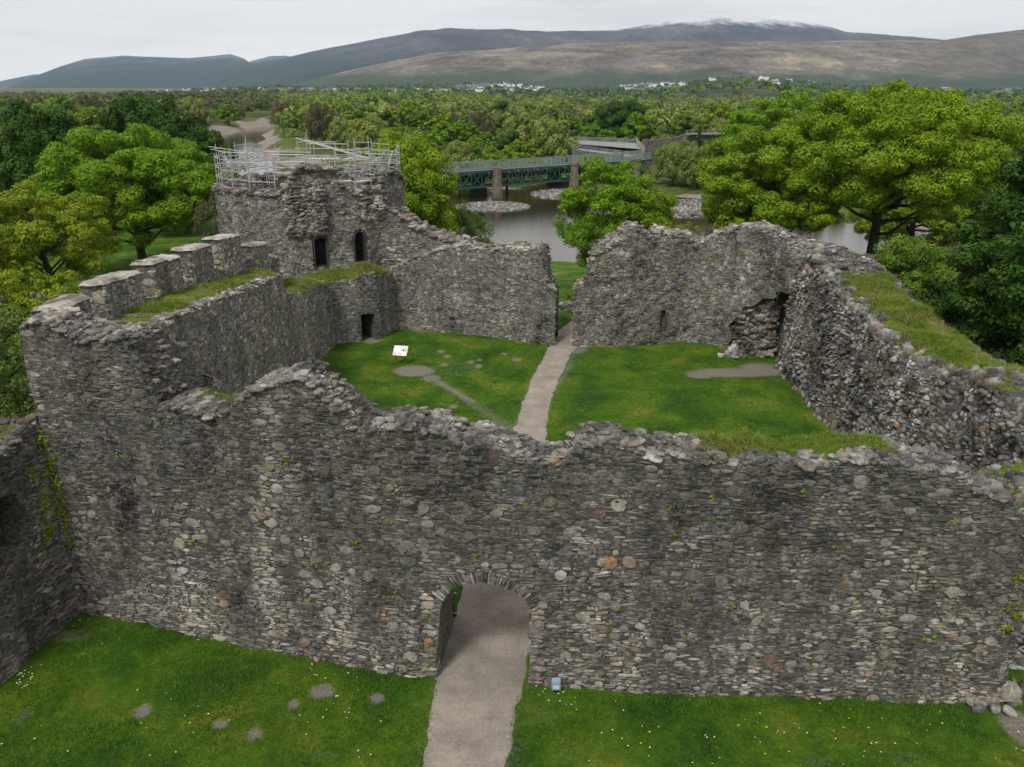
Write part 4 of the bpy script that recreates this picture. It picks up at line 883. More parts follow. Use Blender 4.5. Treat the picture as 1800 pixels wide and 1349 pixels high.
# ------------------------------------------------------------------ trees
def crown_pts(lobes, density, up=.25, shell=.32, droop=0.0):
    """leaf positions and normals over flattened lobes (cx,cy,cz,r,rz)"""
    Ps, Ns = [], []
    for cx, cy, cz, r, rz_ in lobes:
        n = int(density*r*(r+rz_)*2.6)+5
        d = RNG.normal(size=(n, 3)); d[:, 2] = d[:, 2]+up; d /= np.linalg.norm(d, axis=1, keepdims=True)
        wob = 1+.22*vn(d*2.4+cx, 3)
        rad = (1-shell*RNG.random(n)**2)*wob
        P = np.array([cx, cy, cz])+d*rad[:, None]*np.array([r, r, rz_]); P[:, 2] -= droop*np.hypot(P[:, 0]-cx, P[:, 1]-cy)**2/r
        Nn = d*np.array([1, 1, r/rz_])+RNG.normal(0, .30, (n, 3)); Nn /= np.linalg.norm(Nn, axis=1, keepdims=True)
        Ps.append(P); Ns.append(Nn)
    return np.concatenate(Ps), np.concatenate(Ns)
def lobes_for(kind, W_, Hh, rnd, nl, zb=.25):
    """clump centres through the crown's volume. W_ crown radius, Hh tree height, zb where the crown begins"""
    out = []; zc = Hh*(zb+(1-zb)*.46); rzc = Hh*(1-zb)*.52
    g = pi*(3-math.sqrt(5))
    for i in range(nl):
        y = 1-(i+.5)/nl*(1.72 if kind != 'round' else 1.9); rr = math.sqrt(max(0, 1-y*y)); a = g*i+rnd.uniform(-.4, .4)
        k = rnd.uniform(.74, 1.0) if i % 5 else rnd.uniform(.35, .65)
        if kind == 'plate':
            r = W_*rnd.uniform(.155, .265); out.append((W_*k*rr*cos(a), W_*k*rr*sin(a), zc+rzc*k*y*rnd.uniform(.85, 1.08), r, r*rnd.uniform(.60, .85)))
        elif kind == 'round':
            r = W_*rnd.uniform(.20, .36); out.append((W_*k*.9*rr*cos(a), W_*k*.9*rr*sin(a), zc+rzc*k*.95*y, r, r*rnd.uniform(.8, 1.05)))
        elif kind == 'cone':
            t = (i+.5)/nl; r = W_*(1.05-t)*rnd.uniform(.35, .5)+.15; q = W_*(1-t)*.6; out.append((q*cos(a), q*sin(a), Hh*(.08+.9*t), r, r*.5))
        else:   # upright, feathery
            r = W_*rnd.uniform(.16, .3); out.append((W_*k*rr*cos(a)*.85, W_*k*rr*sin(a)*.85, zc+rzc*k*y, r, r*rnd.uniform(1.1, 1.7)))
    return out
def tree(name, label, base, W_, Hh, leaf, kind='plate', nl=60, dens=60, lsize=.26, zb=.25, trunk=.3, seed=0, cat='tree', group=None, extra=None, lean=(0, 0), forks=3, parts=True, sx=1.0):
    rnd = random.Random(seed); x, y = base; z = g0(x, y); root = thing(name, label, cat, (x, y, z-.05), group)
    lob = lobes_for(kind, W_, Hh, rnd, nl, zb)
    lob = [(a*sx, b, c, r, q_) for a, b, c, r, q_ in lob]
    if nl > 28 and kind in ('plate', 'round', 'upright'):
        sub = []
        for a, b, c, r, q_ in lob:
            for _ in range(5):
                d = np.array([rnd.gauss(0, 1), rnd.gauss(0, 1), abs(rnd.gauss(0, 1))*.8+.05]); d /= np.linalg.norm(d); f_ = rnd.uniform(.34, .60); sub.append((a+d[0]*r*.72, b+d[1]*r*.72, c+d[2]*q_*.8, r*f_, max(q_, r*.55)*f_))
        sub += [(a, b, c, r*.62, q_*.62) for a, b, c, r, q_ in lob[::2]]
        lobm = lob; lob = sub
    else: lobm = lob
    if extra: lob += extra
    P, Nn = crown_pts(lob, dens*(2.3 if nl > 40 else 1.3), .35); n = len(P); lsize = lsize*(.68 if nl > 40 else .9); P = P+np.array([lean[0], lean[1], 0])*(P[:, 2:3]/Hh)
    leaf_quads(P, Nn, lsize*RNG.uniform(.45, 1.5, n), LF[leaf], 'crown', root, local=True)
    g = Geo(); top = Hh*.82; tr = trunk
    tp_ = [np.array([0, 0, -.2]), np.array([rnd.uniform(-.1, .1), rnd.uniform(-.1, .1), Hh*.12]), np.array([lean[0]*.3+rnd.uniform(-.2, .2), lean[1]*.3, Hh*.3]), np.array([lean[0]*.6+rnd.uniform(-.4, .4), lean[1]*.6+rnd.uniform(-.3, .3), Hh*.55]), np.array([lean[0], lean[1], top])]
    g.tube(tp_, [tr*1.35, tr, tr*.8, tr*.5, tr*.08], 8)
    sel = rnd.sample(lobm, min(len(lobm), 30 if nl > 30 else 8))
    for cx, cy, cz, r, rz_ in sel:
        t = rnd.uniform(.28, .62); h0 = Hh*t*min(1, cz/(Hh*.6)) if kind != 'cone' else cz*.9
        p0 = np.array([np.interp(h0, [p[2] for p in tp_], [p[0] for p in tp_]), np.interp(h0, [p[2] for p in tp_], [p[1] for p in tp_]), h0])
        p3 = np.array([cx+lean[0]*cz/Hh, cy+lean[1]*cz/Hh, cz-rz_*.3]); m1 = p0+(p3-p0)*.35+np.array([rnd.uniform(-.3, .3), rnd.uniform(-.3, .3), -.04*Hh*rnd.random()]); m2 = p0+(p3-p0)*.7+np.array([rnd.uniform(-.3, .3), rnd.uniform(-.3, .3), .03*Hh])
        g.tube([p0, m1, m2, p3], [tr*.42*(1-t*.5), tr*.30, tr*.17, tr*.05], 5)
        for _ in range(2 if nl > 30 else 0):
            q_ = m2+np.array([rnd.uniform(-1, 1), rnd.uniform(-1, 1), rnd.uniform(-.1, .8)])*r; g.tube([m1+(m2-m1)*.6, (m2+q_)/2, q_], [tr*.14, tr*.09, tr*.03], 4)
    g.build('trunk', M_BARK, root, smooth=True, local=True); return root
def copy_tree(o):
    r = o.copy(); sc.collection.objects.link(r)
    for ch in o.children:
        c = ch.copy(); sc.collection.objects.link(c); c.parent = r
    return r
def px_xy(X, D): return ((X-900)/F*D*1.04, D)     # rough azimuth at distance D (far things)
# near, hand placed trees
tree('sycamore_tree', 'rounded bright green tree in full leaf behind the left battlements, dark trunk', (-36.6, 80), 8.0, 12.8, 'bright', 'plate', 190, 46, .30, .24, .42, 11)
tree('maple_tree', 'yellowish green tree with bronze tips beside the rounded bright tree at left', (-37.0, 64), 5.2, 10.6, 'olive', 'plate', 60, 44, .26, .14, .26, 12)
tree('maple_tree', 'sparse yellow green tree at the left edge beyond the corner, full to the ground', (-41.8, 61), 5.4, 10.6, 'olive', 'plate', 60, 36, .26, .08, .24, 13)
tree('maple_tree', 'low yellow green bushy tree right behind the left corner masonry', (-32, 52), 4.2, 6.6, 'olive', 'plate', 50, 50, .24, .05, .2, 131)
tree('yew_tree', 'tall dark evergreen tree at the upper left', (-56.5, 101), 5.8, 15.3, 'dark', 'upright', 75, 34, .40, .06, .4, 14)
tree('dark_tree', 'dark green tree just behind the rounded bright tree, left of the scaffolding', (-48, 112), 6.2, 16.0, 'dark', 'upright', 60, 34, .40, .08, .4, 15)
tree('dark_tree', 'broad dark green tree touching the left end of the scaffolding', (-41.0, 103), 6.6, 14.6, 'dark', 'round', 60, 34, .40, .06, .4, 16)
tree('oak_tree', 'mid green tree between the dark evergreen and the broad dark tree', (-57, 122), 6.6, 16.2, 'mid', 'plate', 60, 30, .42, .08, .4, 17)
tree('bare_shrub', 'grey brown twiggy shrub against the left side of the round tower', (-26.5, 74), 2.6, 8.5, 'brown', 'upright', 40, 40, .16, .05, .18, 18, cat='shrub')
tree('blossom_bush', 'pale flowering bush at the left edge behind the corner masonry', (-24.5, 35.5), 3.4, 8.6, 'blossom', 'round', 60, 60, .17, .0, .15, 19, cat='bush')
tree('lime_tree', 'bright green rounded tree against the right side of the round tower', (-10.2, 79), 5.2, 13.6, 'lime', 'round', 110, 40, .27, .05, .34, 20)
tree('lilac_bush', 'pale flowering shrub on the river bank below the bright tree', (-4.6, 84), 2.8, 6.8, 'blossom', 'upright', 50, 60, .17, .02, .14, 21, cat='bush')
tree('bare_shrub', 'leafless thin shrub above the far courtyard wall against the water', (0.9, 72), 1.1, 3.6, 'brown', 'upright', 10, 14, .06, .2, .06, 22, cat='shrub')
tree('young_sycamore', 'open crowned green tree standing behind the gap in front of the river', (9.6, 75), 5.0, 11.6, 'bright', 'plate', 150, 44, .24, .08, .26, 23, lean=(-.4, 0))
tree('willow_bush', 'pale willow bush rising behind the high broken wall by the river', (18.6, 88), 3.0, 4.9, 'willow', 'round', 30, 60, .16, .0, .12, 24, cat='bush')
tree('big_sycamore', 'great spreading lime green tree behind the far right corner, dark trunk visible', (37.4, 84), 10.6, 18.0, 'lime', 'plate', 190, 40, .30, .34, .55, 25)
tree('big_sycamore', 'bright green spreading tree forming the left half of the large right hand group', (26.6, 85), 7.2, 14.2, 'lime', 'plate', 140, 40, .30, .2, .45, 26)
tree('big_sycamore', 'deeper green tree rising behind the left part of the right hand group', (33.5, 108), 8.5, 21.0, 'bright', 'plate', 90, 36, .34, .2, .45, 27)
tree('ash_tree', 'bright green tree at the right edge behind the dark tree', (54, 84), 7.4, 11.6, 'bright', 'plate', 80, 40, .32, .1, .4, 28)
tree('ash_tree', 'yellow green tree in the gap between the great tree and the dark tree', (53, 108), 7.5, 11.0, 'lime', 'plate', 60, 34, .34, .1, .4, 29)
tree('dark_beech', 'very large dark green tree filling the right edge beside the grassy wall', (35.0, 47), 7.6, 15.0, 'dark', 'plate', 230, 40, .30, .02, .45, 30)
tree('dark_beech', 'lower dark tree behind the grassy wall crest at right', (30.5, 38), 4.8, 8.2, 'dark', 'plate', 140, 46, .27, .0, .3, 32)
tree('bush', 'dark green bush below the great tree trunk behind the ruined corner', (30.5, 62), 3.8, 6.1, 'mid', 'round', 50, 60, .24, .0, .2, 33, cat='bush')
tree('bush', 'low green bush at the water edge between trunk and dark tree', (36.5, 66), 3.4, 4.9, 'mid', 'round', 44, 56, .24, .0, .2, 34, cat='bush')
tree('bush', 'small dark bush close behind the grassy wall crest', (28.2, 52), 2.8, 5.4, 'dark', 'round', 40, 60, .22, .0, .2, 35, cat='bush')
# small shrub in the gap
tree('bush', 'small dark low bush on the grass seen through the gap', (5.0, 69.5), .75, .9, 'mid', 'round', 10, 90, .12, .0, .05, 36, cat='bush')
# landmark trees beyond the river
tree('round_oak', 'solitary round dark green tree on the skyline behind the bridge ramp', px_xy(1076, 262), 7.4, 14.6, 'dark', 'round', 60, 26, .55, .12, .4, 40)
tree('spruce_tree', 'dark pointed conifer left of the large right hand trees', px_xy(1204, 178), 2.6, 12.0, 'dark', 'cone', 34, 40, .3, .0, .2, 41)
for k, (X, D, W_, h) in enumerate([(1165, 172, 5, 7.2), (1205, 168, 4.6, 7.6), (1178, 186, 4.4, 7.0), (1245, 176, 5.2, 9.0)]):
    tree('willow_tree', ['pale yellow green willow at the right end of the bridge', 'feathery willow on the far bank next to the gravel', 'small willow half hidden behind the far bank willows', 'taller green willow left of the great right hand trees'][k], px_xy(X, D), W_, h, 'willow' if k < 3 else 'mid', 'upright', 46, 34, .34, .0, .2, 42+k)
# woodland: prototypes, then copies
WG = {'willow': ('pale green rounded willow in the woodland beyond the river', 'pale willows in the far woodland'), 'mid': ('mid green leafy tree in the woodland beyond the river', 'mid green trees in the far woodland'),
      'bright': ('fresh bright green tree in the woodland beyond the river', 'bright green trees in the far woodland'), 'dark': ('dark green tree in the woodland beyond the river', 'dark trees in the far woodland'),
      'brown': ('grey brown tree not yet in leaf in the woodland beyond the river', 'leafless trees in the far woodland'), 'lime': ('yellow green tree in the woodland beyond the river', 'yellow green trees in the far woodland'),
      'rust': ('reddish brown bushy tree in the woodland beyond the river', 'reddish trees in the far woodland')}
protos = {}
def proto(kind):
    if kind in protos: return protos[kind]
    spec = {'willow': ('round', 26, 26, .55), 'mid': ('round', 30, 24, .55), 'bright': ('plate', 34, 24, .55), 'dark': ('round', 30, 24, .55), 'brown': ('upright', 34, 20, .34), 'lime': ('plate', 30, 24, .55), 'rust': ('round', 24, 26, .4)}[kind]
    lab, grp = WG[kind]; L_ = []
    for s_ in range(2):
        t = tree(kind_name[kind], lab, (0, 300), 5.0, 9.5, kind, spec[0], spec[1], spec[2], spec[3], .02, .25, 200+s_+len(kind), group=grp); L_.append([t, False])
    protos[kind] = L_; return L_
kind_name = {'willow': 'willow_tree', 'mid': 'leafy_tree', 'bright': 'leafy_tree', 'dark': 'dark_tree', 'brown': 'bare_tree', 'lime': 'leafy_tree', 'rust': 'reddish_tree'}
def put(kind, x, y, s_, sz=1.0, rnd=random):
    e_ = rnd.choice(proto(kind)); 
    if e_[1]: o = copy_tree(e_[0])
    else: o = e_[0]; e_[1] = True
    o.location = (x, y, g0(x, y)-.15); o.rotation_euler = (0, 0, rnd.uniform(0, 6.28)); o.scale = (s_, s_, s_*sz); return o
rw_ = random.Random(99); placed = []; cnt = 0; tries = 0
while cnt < 295 and tries < 20000:
    tries += 1
    D = 100+350*rw_.random()**1.1; X = rw_.uniform(-60, 1860); x, y = px_xy(X, D)
    rd = float(river_d(np.array([x]), np.array([y]))[0])
    if rd < 7.5: continue
    # near side of the river only well to the left; keep bridge end and ramp clear
    if y < 150 and X > 150 and not (X > 1560): continue
    if X > 1480 and y < 125: continue
    if 985 < X < 1260 and y < 235: continue
    if 400 < X < 520 and 260 < y < 400 and rd < 13: continue
    if any((x-a)**2+(y-b)**2 < (5.6+D*.006)**2 for a, b in placed): continue
    placed.append((x, y)); cnt += 1
    nz = float(vn(st3(x*.02, y*.02), 61)); r = rw_.random()
    if X < 380: kd = 'brown' if (nz > .05 and r < .75) else ('willow' if r < .5 else 'mid')
    elif X > 1500: kd = 'willow' if r < .45 else ('mid' if r < .75 else 'lime')
    else: kd = 'willow' if r < .34 else 'mid' if r < .56 else 'bright' if r < .75 else 'dark' if r < .84 else 'brown' if r < .91 else 'lime' if r < .992 else 'rust'
    put(kd, x, y, rw_.uniform(.66, 1.2)*(1.0 if D > 200 else .82), rw_.uniform(.85, 1.25), rw_)
# the far wood that reads as one mass, and the scrub between the nearer trees
rs = np.random.default_rng(5)
def scatter(n, D0, D1, p, rmin):
    D = D0+(D1-D0)*rs.random(n)**p; X = rs.uniform(-150, 1950, n); x = (X-900)/F*D*1.05; rd = river_d(x, D)
    ok = (rd > rmin+np.where(D > 200, 5, 0)) & ~((X > 940) & (X < 1260) & (D < 226)) & ~((D < 150) & (X > 150) & (X < 1560)) & ~((X > 1480) & (D < 125)) & ~((X > 400) & (X < 520) & (D < 440) & (D > 290) & (rd < 12)); return x[ok], D[ok]
def dome_wood(name, x, y, hh, leaf, q, sz, wide=(.46, .66)):
    P0 = st3(x, y, gz(x, y)); n = len(P0); d = rs.normal(size=(n, q, 3)); d[..., 2] = np.abs(d[..., 2])*.9+d[..., 2]*.35+.1; d /= np.linalg.norm(d, axis=2, keepdims=True)
    wv = hh*rs.uniform(*wide, n); wob = 1+.34*vn(d*2.6+np.arange(n)[:, None, None]*3.7, 5)
    P = P0[:, None]+d*np.stack([wv, wv, hh*.55], -1)[:, None]*(rs.uniform(.60, 1.04, (n, q))*wob)[..., None]; P[..., 2] += (hh*.42)[:, None]
    Nn = d+rs.normal(0, .34, d.shape); Nn /= np.linalg.norm(Nn, axis=2, keepdims=True)
    s_ = np.repeat(sz*hh/8, q)*rs.uniform(.6, 1.3, n*q)
    o = leaf_quads(P.reshape(-1, 3), Nn.reshape(-1, 3), s_, LF[leaf], name); o['kind'] = 'stuff'; return o
x, y = scatter(8600, 300, 1250, 1.15, 6); ok = y < 40+np.interp(x/y, [-.2, .08], [1180, 760]); x, y = x[ok], y[ok]; hh = rs.uniform(5, 10.5, len(x))*(1+.25*vn(st3(x*.01, y*.01), 71)); ty = rs.random(len(x))*.55+.45*(.5+.8*vn(st3(x*.012, y*.012), 33)); left = x < -y*.27
ty = np.where(left & (ty < .55), rs.uniform(.62, .84, len(x)), ty)
for nm, lo, hi_, leaf in (('far_green_wood', -9, .30, 'mid'), ('far_willow_wood', .30, .60, 'willow'), ('far_brown_wood', .60, .76, 'brown'), ('far_dark_wood', .76, .86, 'dark'), ('far_bright_wood', .86, 9, 'bright')):
    k = (ty >= lo) & (ty < hi_); dome_wood(nm, x[k], y[k], hh[k], leaf, 130, 1.35)
x, y = scatter(2600, 112, 420, 1.0, 4.5); hh = rs.uniform(2.4, 5.2, len(x)); ty = rs.random(len(x))
for nm, lo, hi_, leaf in (('green_scrub', 0, .35, 'mid'), ('willow_scrub', .35, .75, 'willow'), ('brown_scrub', .75, 1.1, 'brown')):
    k = (ty >= lo) & (ty < hi_); dome_wood(nm, x[k], y[k], hh[k], leaf, 150, 1.05, (.55, .85))

# ------------------------------------------------------------------ bridge
BR = thing('truss_bridge', 'long dark green truss footbridge with stone piers across the river', 'bridge', (-2, 160, WZ))
B0, B1 = np.array([-35., 141]), np.array([31., 187]); bd = (B1-B0)/np.linalg.norm(B1-B0); bn = np.array([bd[1], -bd[0]]); bl = float(np.linalg.norm(B1-B0))
def bp(s_, o_, z): p = B0+bd*s_+bn*o_; return (p[0], p[1], z)
g = Geo(); g.bar(bp(0, -1.2, 1.9), bp(bl, -1.2, 1.9), 2.6, .25); g.build('deck', M_CONC, BR)
for o_ in (0.15, -2.6):
    g = Geo(); g.bar(bp(0, o_, 2.0), bp(bl, o_, 2.0), .3, .4); g.bar(bp(0, o_, -.9), bp(bl, o_, -.9), .3, .35)
    nb_ = 34; st_ = bl/nb_
    for k in range(nb_):
        g.bar(bp(k*st_, o_, 2.0), bp(k*st_, o_, -.9), .14, .14)
        a, b = (k, k+1) if k % 2 else (k+1, k); g.bar(bp(a*st_, o_, -.9), bp(b*st_, o_, 2.0), .18, .18)
        g.bar(bp(b*st_, o_, -.9), bp(a*st_, o_, 2.0), .10, .10)
    g.build('truss', M_BRGREEN, BR)
    g = Geo(); 
    for z in (3.7, 2.35): g.bar(bp(0, o_, z), bp(bl, o_, z), .12, .12)
    for k in range(nb_*2): g.bar(bp(k*st_/2, o_, 2.0), bp(k*st_/2, o_, 3.7), .09, .09)
    for k in range(nb_*14): g.bar(bp(k*st_/14, o_, 2.3), bp(k*st_/14, o_, 3.65), .035, .035)
    g.build('railing', M_BRRAIL, BR)
def pier(s_, o_, m, w_, zt, capz=True, nm='pier'):
    g = Geo(); c = bp(s_, o_, 0); rz_ = math.atan2(bd[1], bd[0])
    lv = [(WZ-1.8, 1.35), (-1.6, 1.25), (-.2, 1.05), (zt-.5, .98), (zt-.5, 1.12), (zt, 1.1)]
    V = []
    for z, f_ in lv:
        for a in np.arange(8)*pi/4+pi/8:
            lx, ly = w_*f_*.62*cos(a), w_*f_*.62*sin(a); V.append((c[0]+lx*cos(rz_)-ly*sin(rz_), c[1]+lx*sin(rz_)+ly*cos(rz_), z))
    g.add(V, [[[r*8+k, r*8+(k+1) % 8, (r+1)*8+(k+1) % 8, (r+1)*8+k] for r in range(len(lv)-1) for k in range(8)]]); g.add(V[-8:], [[[0, 1, 2], [0, 2, 3], [0, 3, 4], [0, 4, 5], [0, 5, 6], [0, 6, 7]]])
    return g.build(nm, m, BR)
M_PIER = plain('pier_sandstone', (.15, .125, .105), .9, 0, .5, 1.6)
for s_ in (12.5, 38.3, 57.5, 75.0):
    pier(s_, 1.25, M_PIER, 1.35, 2.7); pier(s_-.6, -4.6, M_DARKST, 2.2, 3.1, nm='rear_pier')
    for k in range(2): g = Geo(); c = bp(s_+4.4+k*1.8, -4.5, 0); g.tube([(c[0], c[1], WZ-2), (c[0], c[1], .8)], .28, 8); g.build('old_pile', M_DARKST, BR)
g = Geo(); g.bar(bp(0, -4.5, .6), bp(bl, -4.5, .6), 3.2, .9); g.build('rear_girder', M_DARKST, BR)
# ramp at the far end and the old abutment
RP = thing('bridge_ramp', 'pale concrete ramp zigzag with mesh railings at the far end of the bridge', 'ramp', (24, 197, 0))
def wallbar(g, a, b, z0_, z1_, z2_, z3_, t=.3):
    a = np.array(a, float); b = np.array(b, float); d = (b-a)/np.linalg.norm(b-a); n = np.array([d[1], -d[0]])*t/2
    V = [(*(a+n), z0_), (*(b+n), z2_), (*(b+n), z3_), (*(a+n), z1_), (*(a-n), z0_), (*(b-n), z2_), (*(b-n), z3_), (*(a-n), z1_)]
    g.add(V, [[[0, 1, 2, 3], [5, 4, 7, 6], [1, 5, 6, 2], [4, 0, 3, 7], [3, 2, 6, 7], [0, 4, 5, 1]]])
r0, r1, r2, r3 = (14.5, 203), (27.5, 196), (16, 214), (30.5, 209)
g = Geo(); wallbar(g, r0, r1, -1, 3.2, -1, 1.9); wallbar(g, r1, (31.5, 200), -1, 1.9, -1, 2.4); wallbar(g, r2, r3, 2.6, 4.3, 2.4, 4.0); wallbar(g, (31.5, 200), r3, 1.0, 2.6, 2.2, 3.9); wallbar(g, r0, r2, -1, 3.0, 2, 4.2)
for t_ in np.linspace(0, 1, 6): g.box((16+14.5*t_, 214-5*t_, 1.0), (.7, .7, 4.0)); g.build('ramp_wall', M_CONC, RP)
g = Geo(); g.add([(*r0, 3.0), (*r1, 1.7), (31, 199.5, 1.9), (16.5, 207, 3.1)], [[[0, 1, 2, 3]]]); g.add([(16, 209, 4.0), (31, 203, 3.2), (*r3, 4.2), (*r2, 4.6)], [[[0, 1, 2, 3]]]); g.build('ramp_deck', M_CONC, RP)
g = Geo()
for a, b, za, zb_ in ((r0, r1, 3.2, 1.9), (r2, r3, 4.3, 4.0), ((31.5, 200), r3, 2.6, 4.4), (r1, (31.5, 200), 1.9, 2.4)):
    a, b = np.array(a, float), np.array(b, float); n = int(np.linalg.norm(b-a)/.5)
    for k in range(n+1): p = a+(b-a)*k/n; z = za+(zb_-za)*k/n; g.bar((*p, z), (*p, z+1.15), .07, .07)
    for dz in (.4, .8, 1.15): g.bar((*a, za+dz), (*b, zb_+dz), .07, .07)
g.build('ramp_railing', M_STEEL, RP)
AB = thing('old_abutment', 'dark stone bridge abutment with an arched opening behind the ramp', 'abutment', (42, 214, 0))
aw = Wall([(33, 214), (40, 211), (45, 210), (52, 211)], 3, [(0, 4.4), (7, 5.4), (12, 6.4), (20, 5.8)], key='s', batter=.1, seed=91, rough=.2, base=-1.5, step=.5)
aw.holes = [{'poly': [(9.5, -1), (9.5, 3.5), (10.6, 4.4), (11.7, 3.5), (11.7, -1)]}]
aw.core(M_MORT, 'masonry', AB, .5); aw.lining(aw.holes[0], M_DARKST, 'opening', 2.4, True, AB)
g = Geo(); g.bar((43, 209, 6.4), (55, 212, 6.4), 1.5, .35); g.bar((43, 208.6, 7.3), (55, 211.6, 7.3), .08, .08)
for k in range(8): g.bar((43+k*1.7, 208.6+k*.43, 6.5), (43+k*1.7, 208.6+k*.43, 7.3), .08, .08)
g.build('parapet', M_CONC, AB)

# gravel spits with loose boulders
def spit(px, py0, py1, nm, rise=.55, n=900):
    rise *= .6; n = int(n*1.5)
    """low mound between picture columns, as real ground in the river"""
    (x0, x1) = px; a = at(x0, (py0+py1)/2, WZ); b = at(x1, (py0+py1)/2, WZ); f_ = at((x0+x1)/2, py0, WZ)[1]; n_ = at((x0+x1)/2, py1, WZ)[1]
    cx, cy = (a[0]+b[0])/2, (f_+n_)/2; rx, ry = abs(b[0]-a[0])/2, abs(f_-n_)/2
    U, V = np.meshgrid(np.linspace(-1.2, 1.2, 50), np.linspace(-1.2, 1.2, 30), indexing='ij')
    Xg = cx+U*rx; Yg = cy+V*ry; Zg = WZ-.25+(rise+.25)*np.clip(1-(U**2+V**2)+.45*vn(st3(Xg*.25, Yg*.25), 5), -.3, 1)+.12*vn(st3(Xg*1.3, Yg*1.3), 8)
    tag(mesh(nm, np.stack([Xg, Yg, Zg], -1), [grid_polys(50, 30)], M_GRAVB, smooth=True), kind='structure')
    r = np.sqrt(RNG.random(n)); t = RNG.uniform(0, 2*pi, n); u, v = r*np.cos(t)*1.05, r*np.sin(t)*1.05
    C = st3(cx+u*rx, cy+v*ry, WZ-.05+rise*np.clip(1-r*r, 0, 1)); L_ = RNG.uniform(.2, .7, n)
    tag(slabs(C, L_, L_*.8, L_*.6, M_ROCK, 'river_stones', None, .3), kind='stuff')
M_GRAVB = gravel_mat('river_gravel', 1.05)
def rock_mat():
    m, N, L, b = mat('river_rock', .9); g = N.new('ShaderNodeNewGeometry')
    L.new(ramp(N, L, g.outputs['Random Per Island'], [(0, (.07, .07, .075)), (.5, (.15, .145, .14)), (.85, (.24, .23, .22)), (1, (.36, .35, .33))]), b.inputs['Base Color']); return m
M_ROCK = rock_mat()
spit((806, 928), 356, 372, 'gravel_island', .5, 1400); spit((935, 1030), 333, 350, 'gravel_spit', .7, 800); spit((1130, 1300), 352, 384, 'gravel_shore', .6, 900); spit((1560, 1690), 408, 428, 'gravel_shore', .5, 300)

# ------------------------------------------------------------------ hills
def hill_mat(name, stops, scale, forest=None, snow=None, streak=.75):
    m, N, L, b = mat(name, .95); P = mapv(N, L, (1, 1, 1))
    col = ramp(N, L, noise(N, L, P, scale, 10, .68, .5), stops)
    col = mixc(N, L, streak, col, ramp(N, L, noise(N, L, mapv(N, L, (1, .3, 1.5)), scale*11, 10, .78), [(.34, .42), (.5, 1.0), (.66, 1.8)]), 'MULTIPLY')
    g = N.new('ShaderNodeNewGeometry'); sx = N.new('ShaderNodeSeparateXYZ'); L.new(g.outputs['Position'], sx.inputs[0])
    if forest:
        z0_, z1_, fc, wob = forest
        h = math_(N, L, 'ADD', sx.outputs['Z'], math_(N, L, 'MULTIPLY', math_(N, L, 'SUBTRACT', noise(N, L, P, scale*.9, 6, .65), .5), wob))
        mr = N.new('ShaderNodeMapRange'); mr.inputs[1].default_value = z0_; mr.inputs[2].default_value = z1_; mr.inputs[3].default_value = 1; mr.inputs[4].default_value = 0; L.new(h, mr.inputs[0])
        fcol = mixc(N, L, .8, fc, ramp(N, L, noise(N, L, P, scale*9, 8, .75), [(.3, .45), (.7, 1.8)]), 'MULTIPLY')
        col = mixc(N, L, mr.outputs[0], col, fcol)
    if snow:
        z0_, z1_, wob = snow
        h = math_(N, L, 'ADD', sx.outputs['Z'], math_(N, L, 'MULTIPLY', math_(N, L, 'SUBTRACT', noise(N, L, mapv(N, L, (1, .3, 1)), scale*5, 8, .75), .5), wob))
        mr = N.new('ShaderNodeMapRange'); mr.inputs[1].default_value = z0_; mr.inputs[2].default_value = z1_; L.new(h, mr.inputs[0])
        col = mixc(N, L, mr.outputs[0], col, (.70, .72, .76))
    L.new(col, b.inputs['Base Color']); bump(N, L, b, noise(N, L, P, scale*6, 10, .7), .6, 8/scale*.02); return m
def ridge(name, pts, D0, D1, m, rough=.05, n=260, rows=50, zfoot=-5, seed=3, power=1.0, footfn=None):
    """hillside rising from its foot D0 away to a crest D1 away whose line follows pts (picture column,row)"""
    X = np.linspace(pts[0][0], pts[-1][0], n); Y = np.interp(X, [p[0] for p in pts], [p[1] for p in pts])
    u = (X-900)/F; v = (Y-674.5)/F; fw_ = CP-v*SP; az = u/fw_; el = -(SP+v*CP)/fw_
    k = np.linspace(0, 1.35, rows)[None]; d0 = D0 if footfn is None else footfn(X)[:, None]
    Dk = d0+(D1-d0)*k; zc = (H+D1*el)[:, None]
    sh = np.where(k <= 1, np.sin(np.clip(k, 0, 1)*pi/2)**power, 1-(k-1)**2*2.2)
    Xw = Dk*az[:, None]; Yw = Dk+0*Xw
    nz = fbm(st3(Xw/(D1*.12), Yw/(D1*.12)), seed, 6, .55)
    Z = zfoot+(zc-zfoot)*sh+(zc-zfoot)*rough*nz*np.clip(k*(1-k)*4, 0, 1)*2+(zc-zfoot)*.010*fbm(st3(Xw/(D1*.02), Yw/(D1*.02)), seed+2, 3)
    return tag(mesh(name, np.stack([Xw, Yw, Z], -1), [grid_polys(n, rows)], m, smooth=True), kind='structure')
MH_MOOR = hill_mat('moor_grass', [(.34, (.055, .045, .04)), (.46, (.13, .108, .085)), (.56, (.20, .17, .13)), (.68, (.34, .29, .21))], .0045, forest=(45, 85, (.045, .065, .035), 120))
MH_MOOR2 = hill_mat('moor_heather', [(.3, (.075, .06, .052)), (.5, (.13, .11, .088)), (.7, (.19, .165, .125))], .002)
MH_BLUE = hill_mat('mountain_heath', [(.36, (.04, .042, .05)), (.5, (.08, .077, .08)), (.64, (.15, .135, .115))], .0013, snow=(455, 530, 300), forest=(150, 300, (.03, .045, .03), 260))
MH_LEFT = hill_mat('left_mountain', [(.36, (.03, .04, .045)), (.5, (.11, .10, .085)), (.64, (.22, .18, .13))], .0013, forest=(120, 260, (.028, .045, .03), 300))
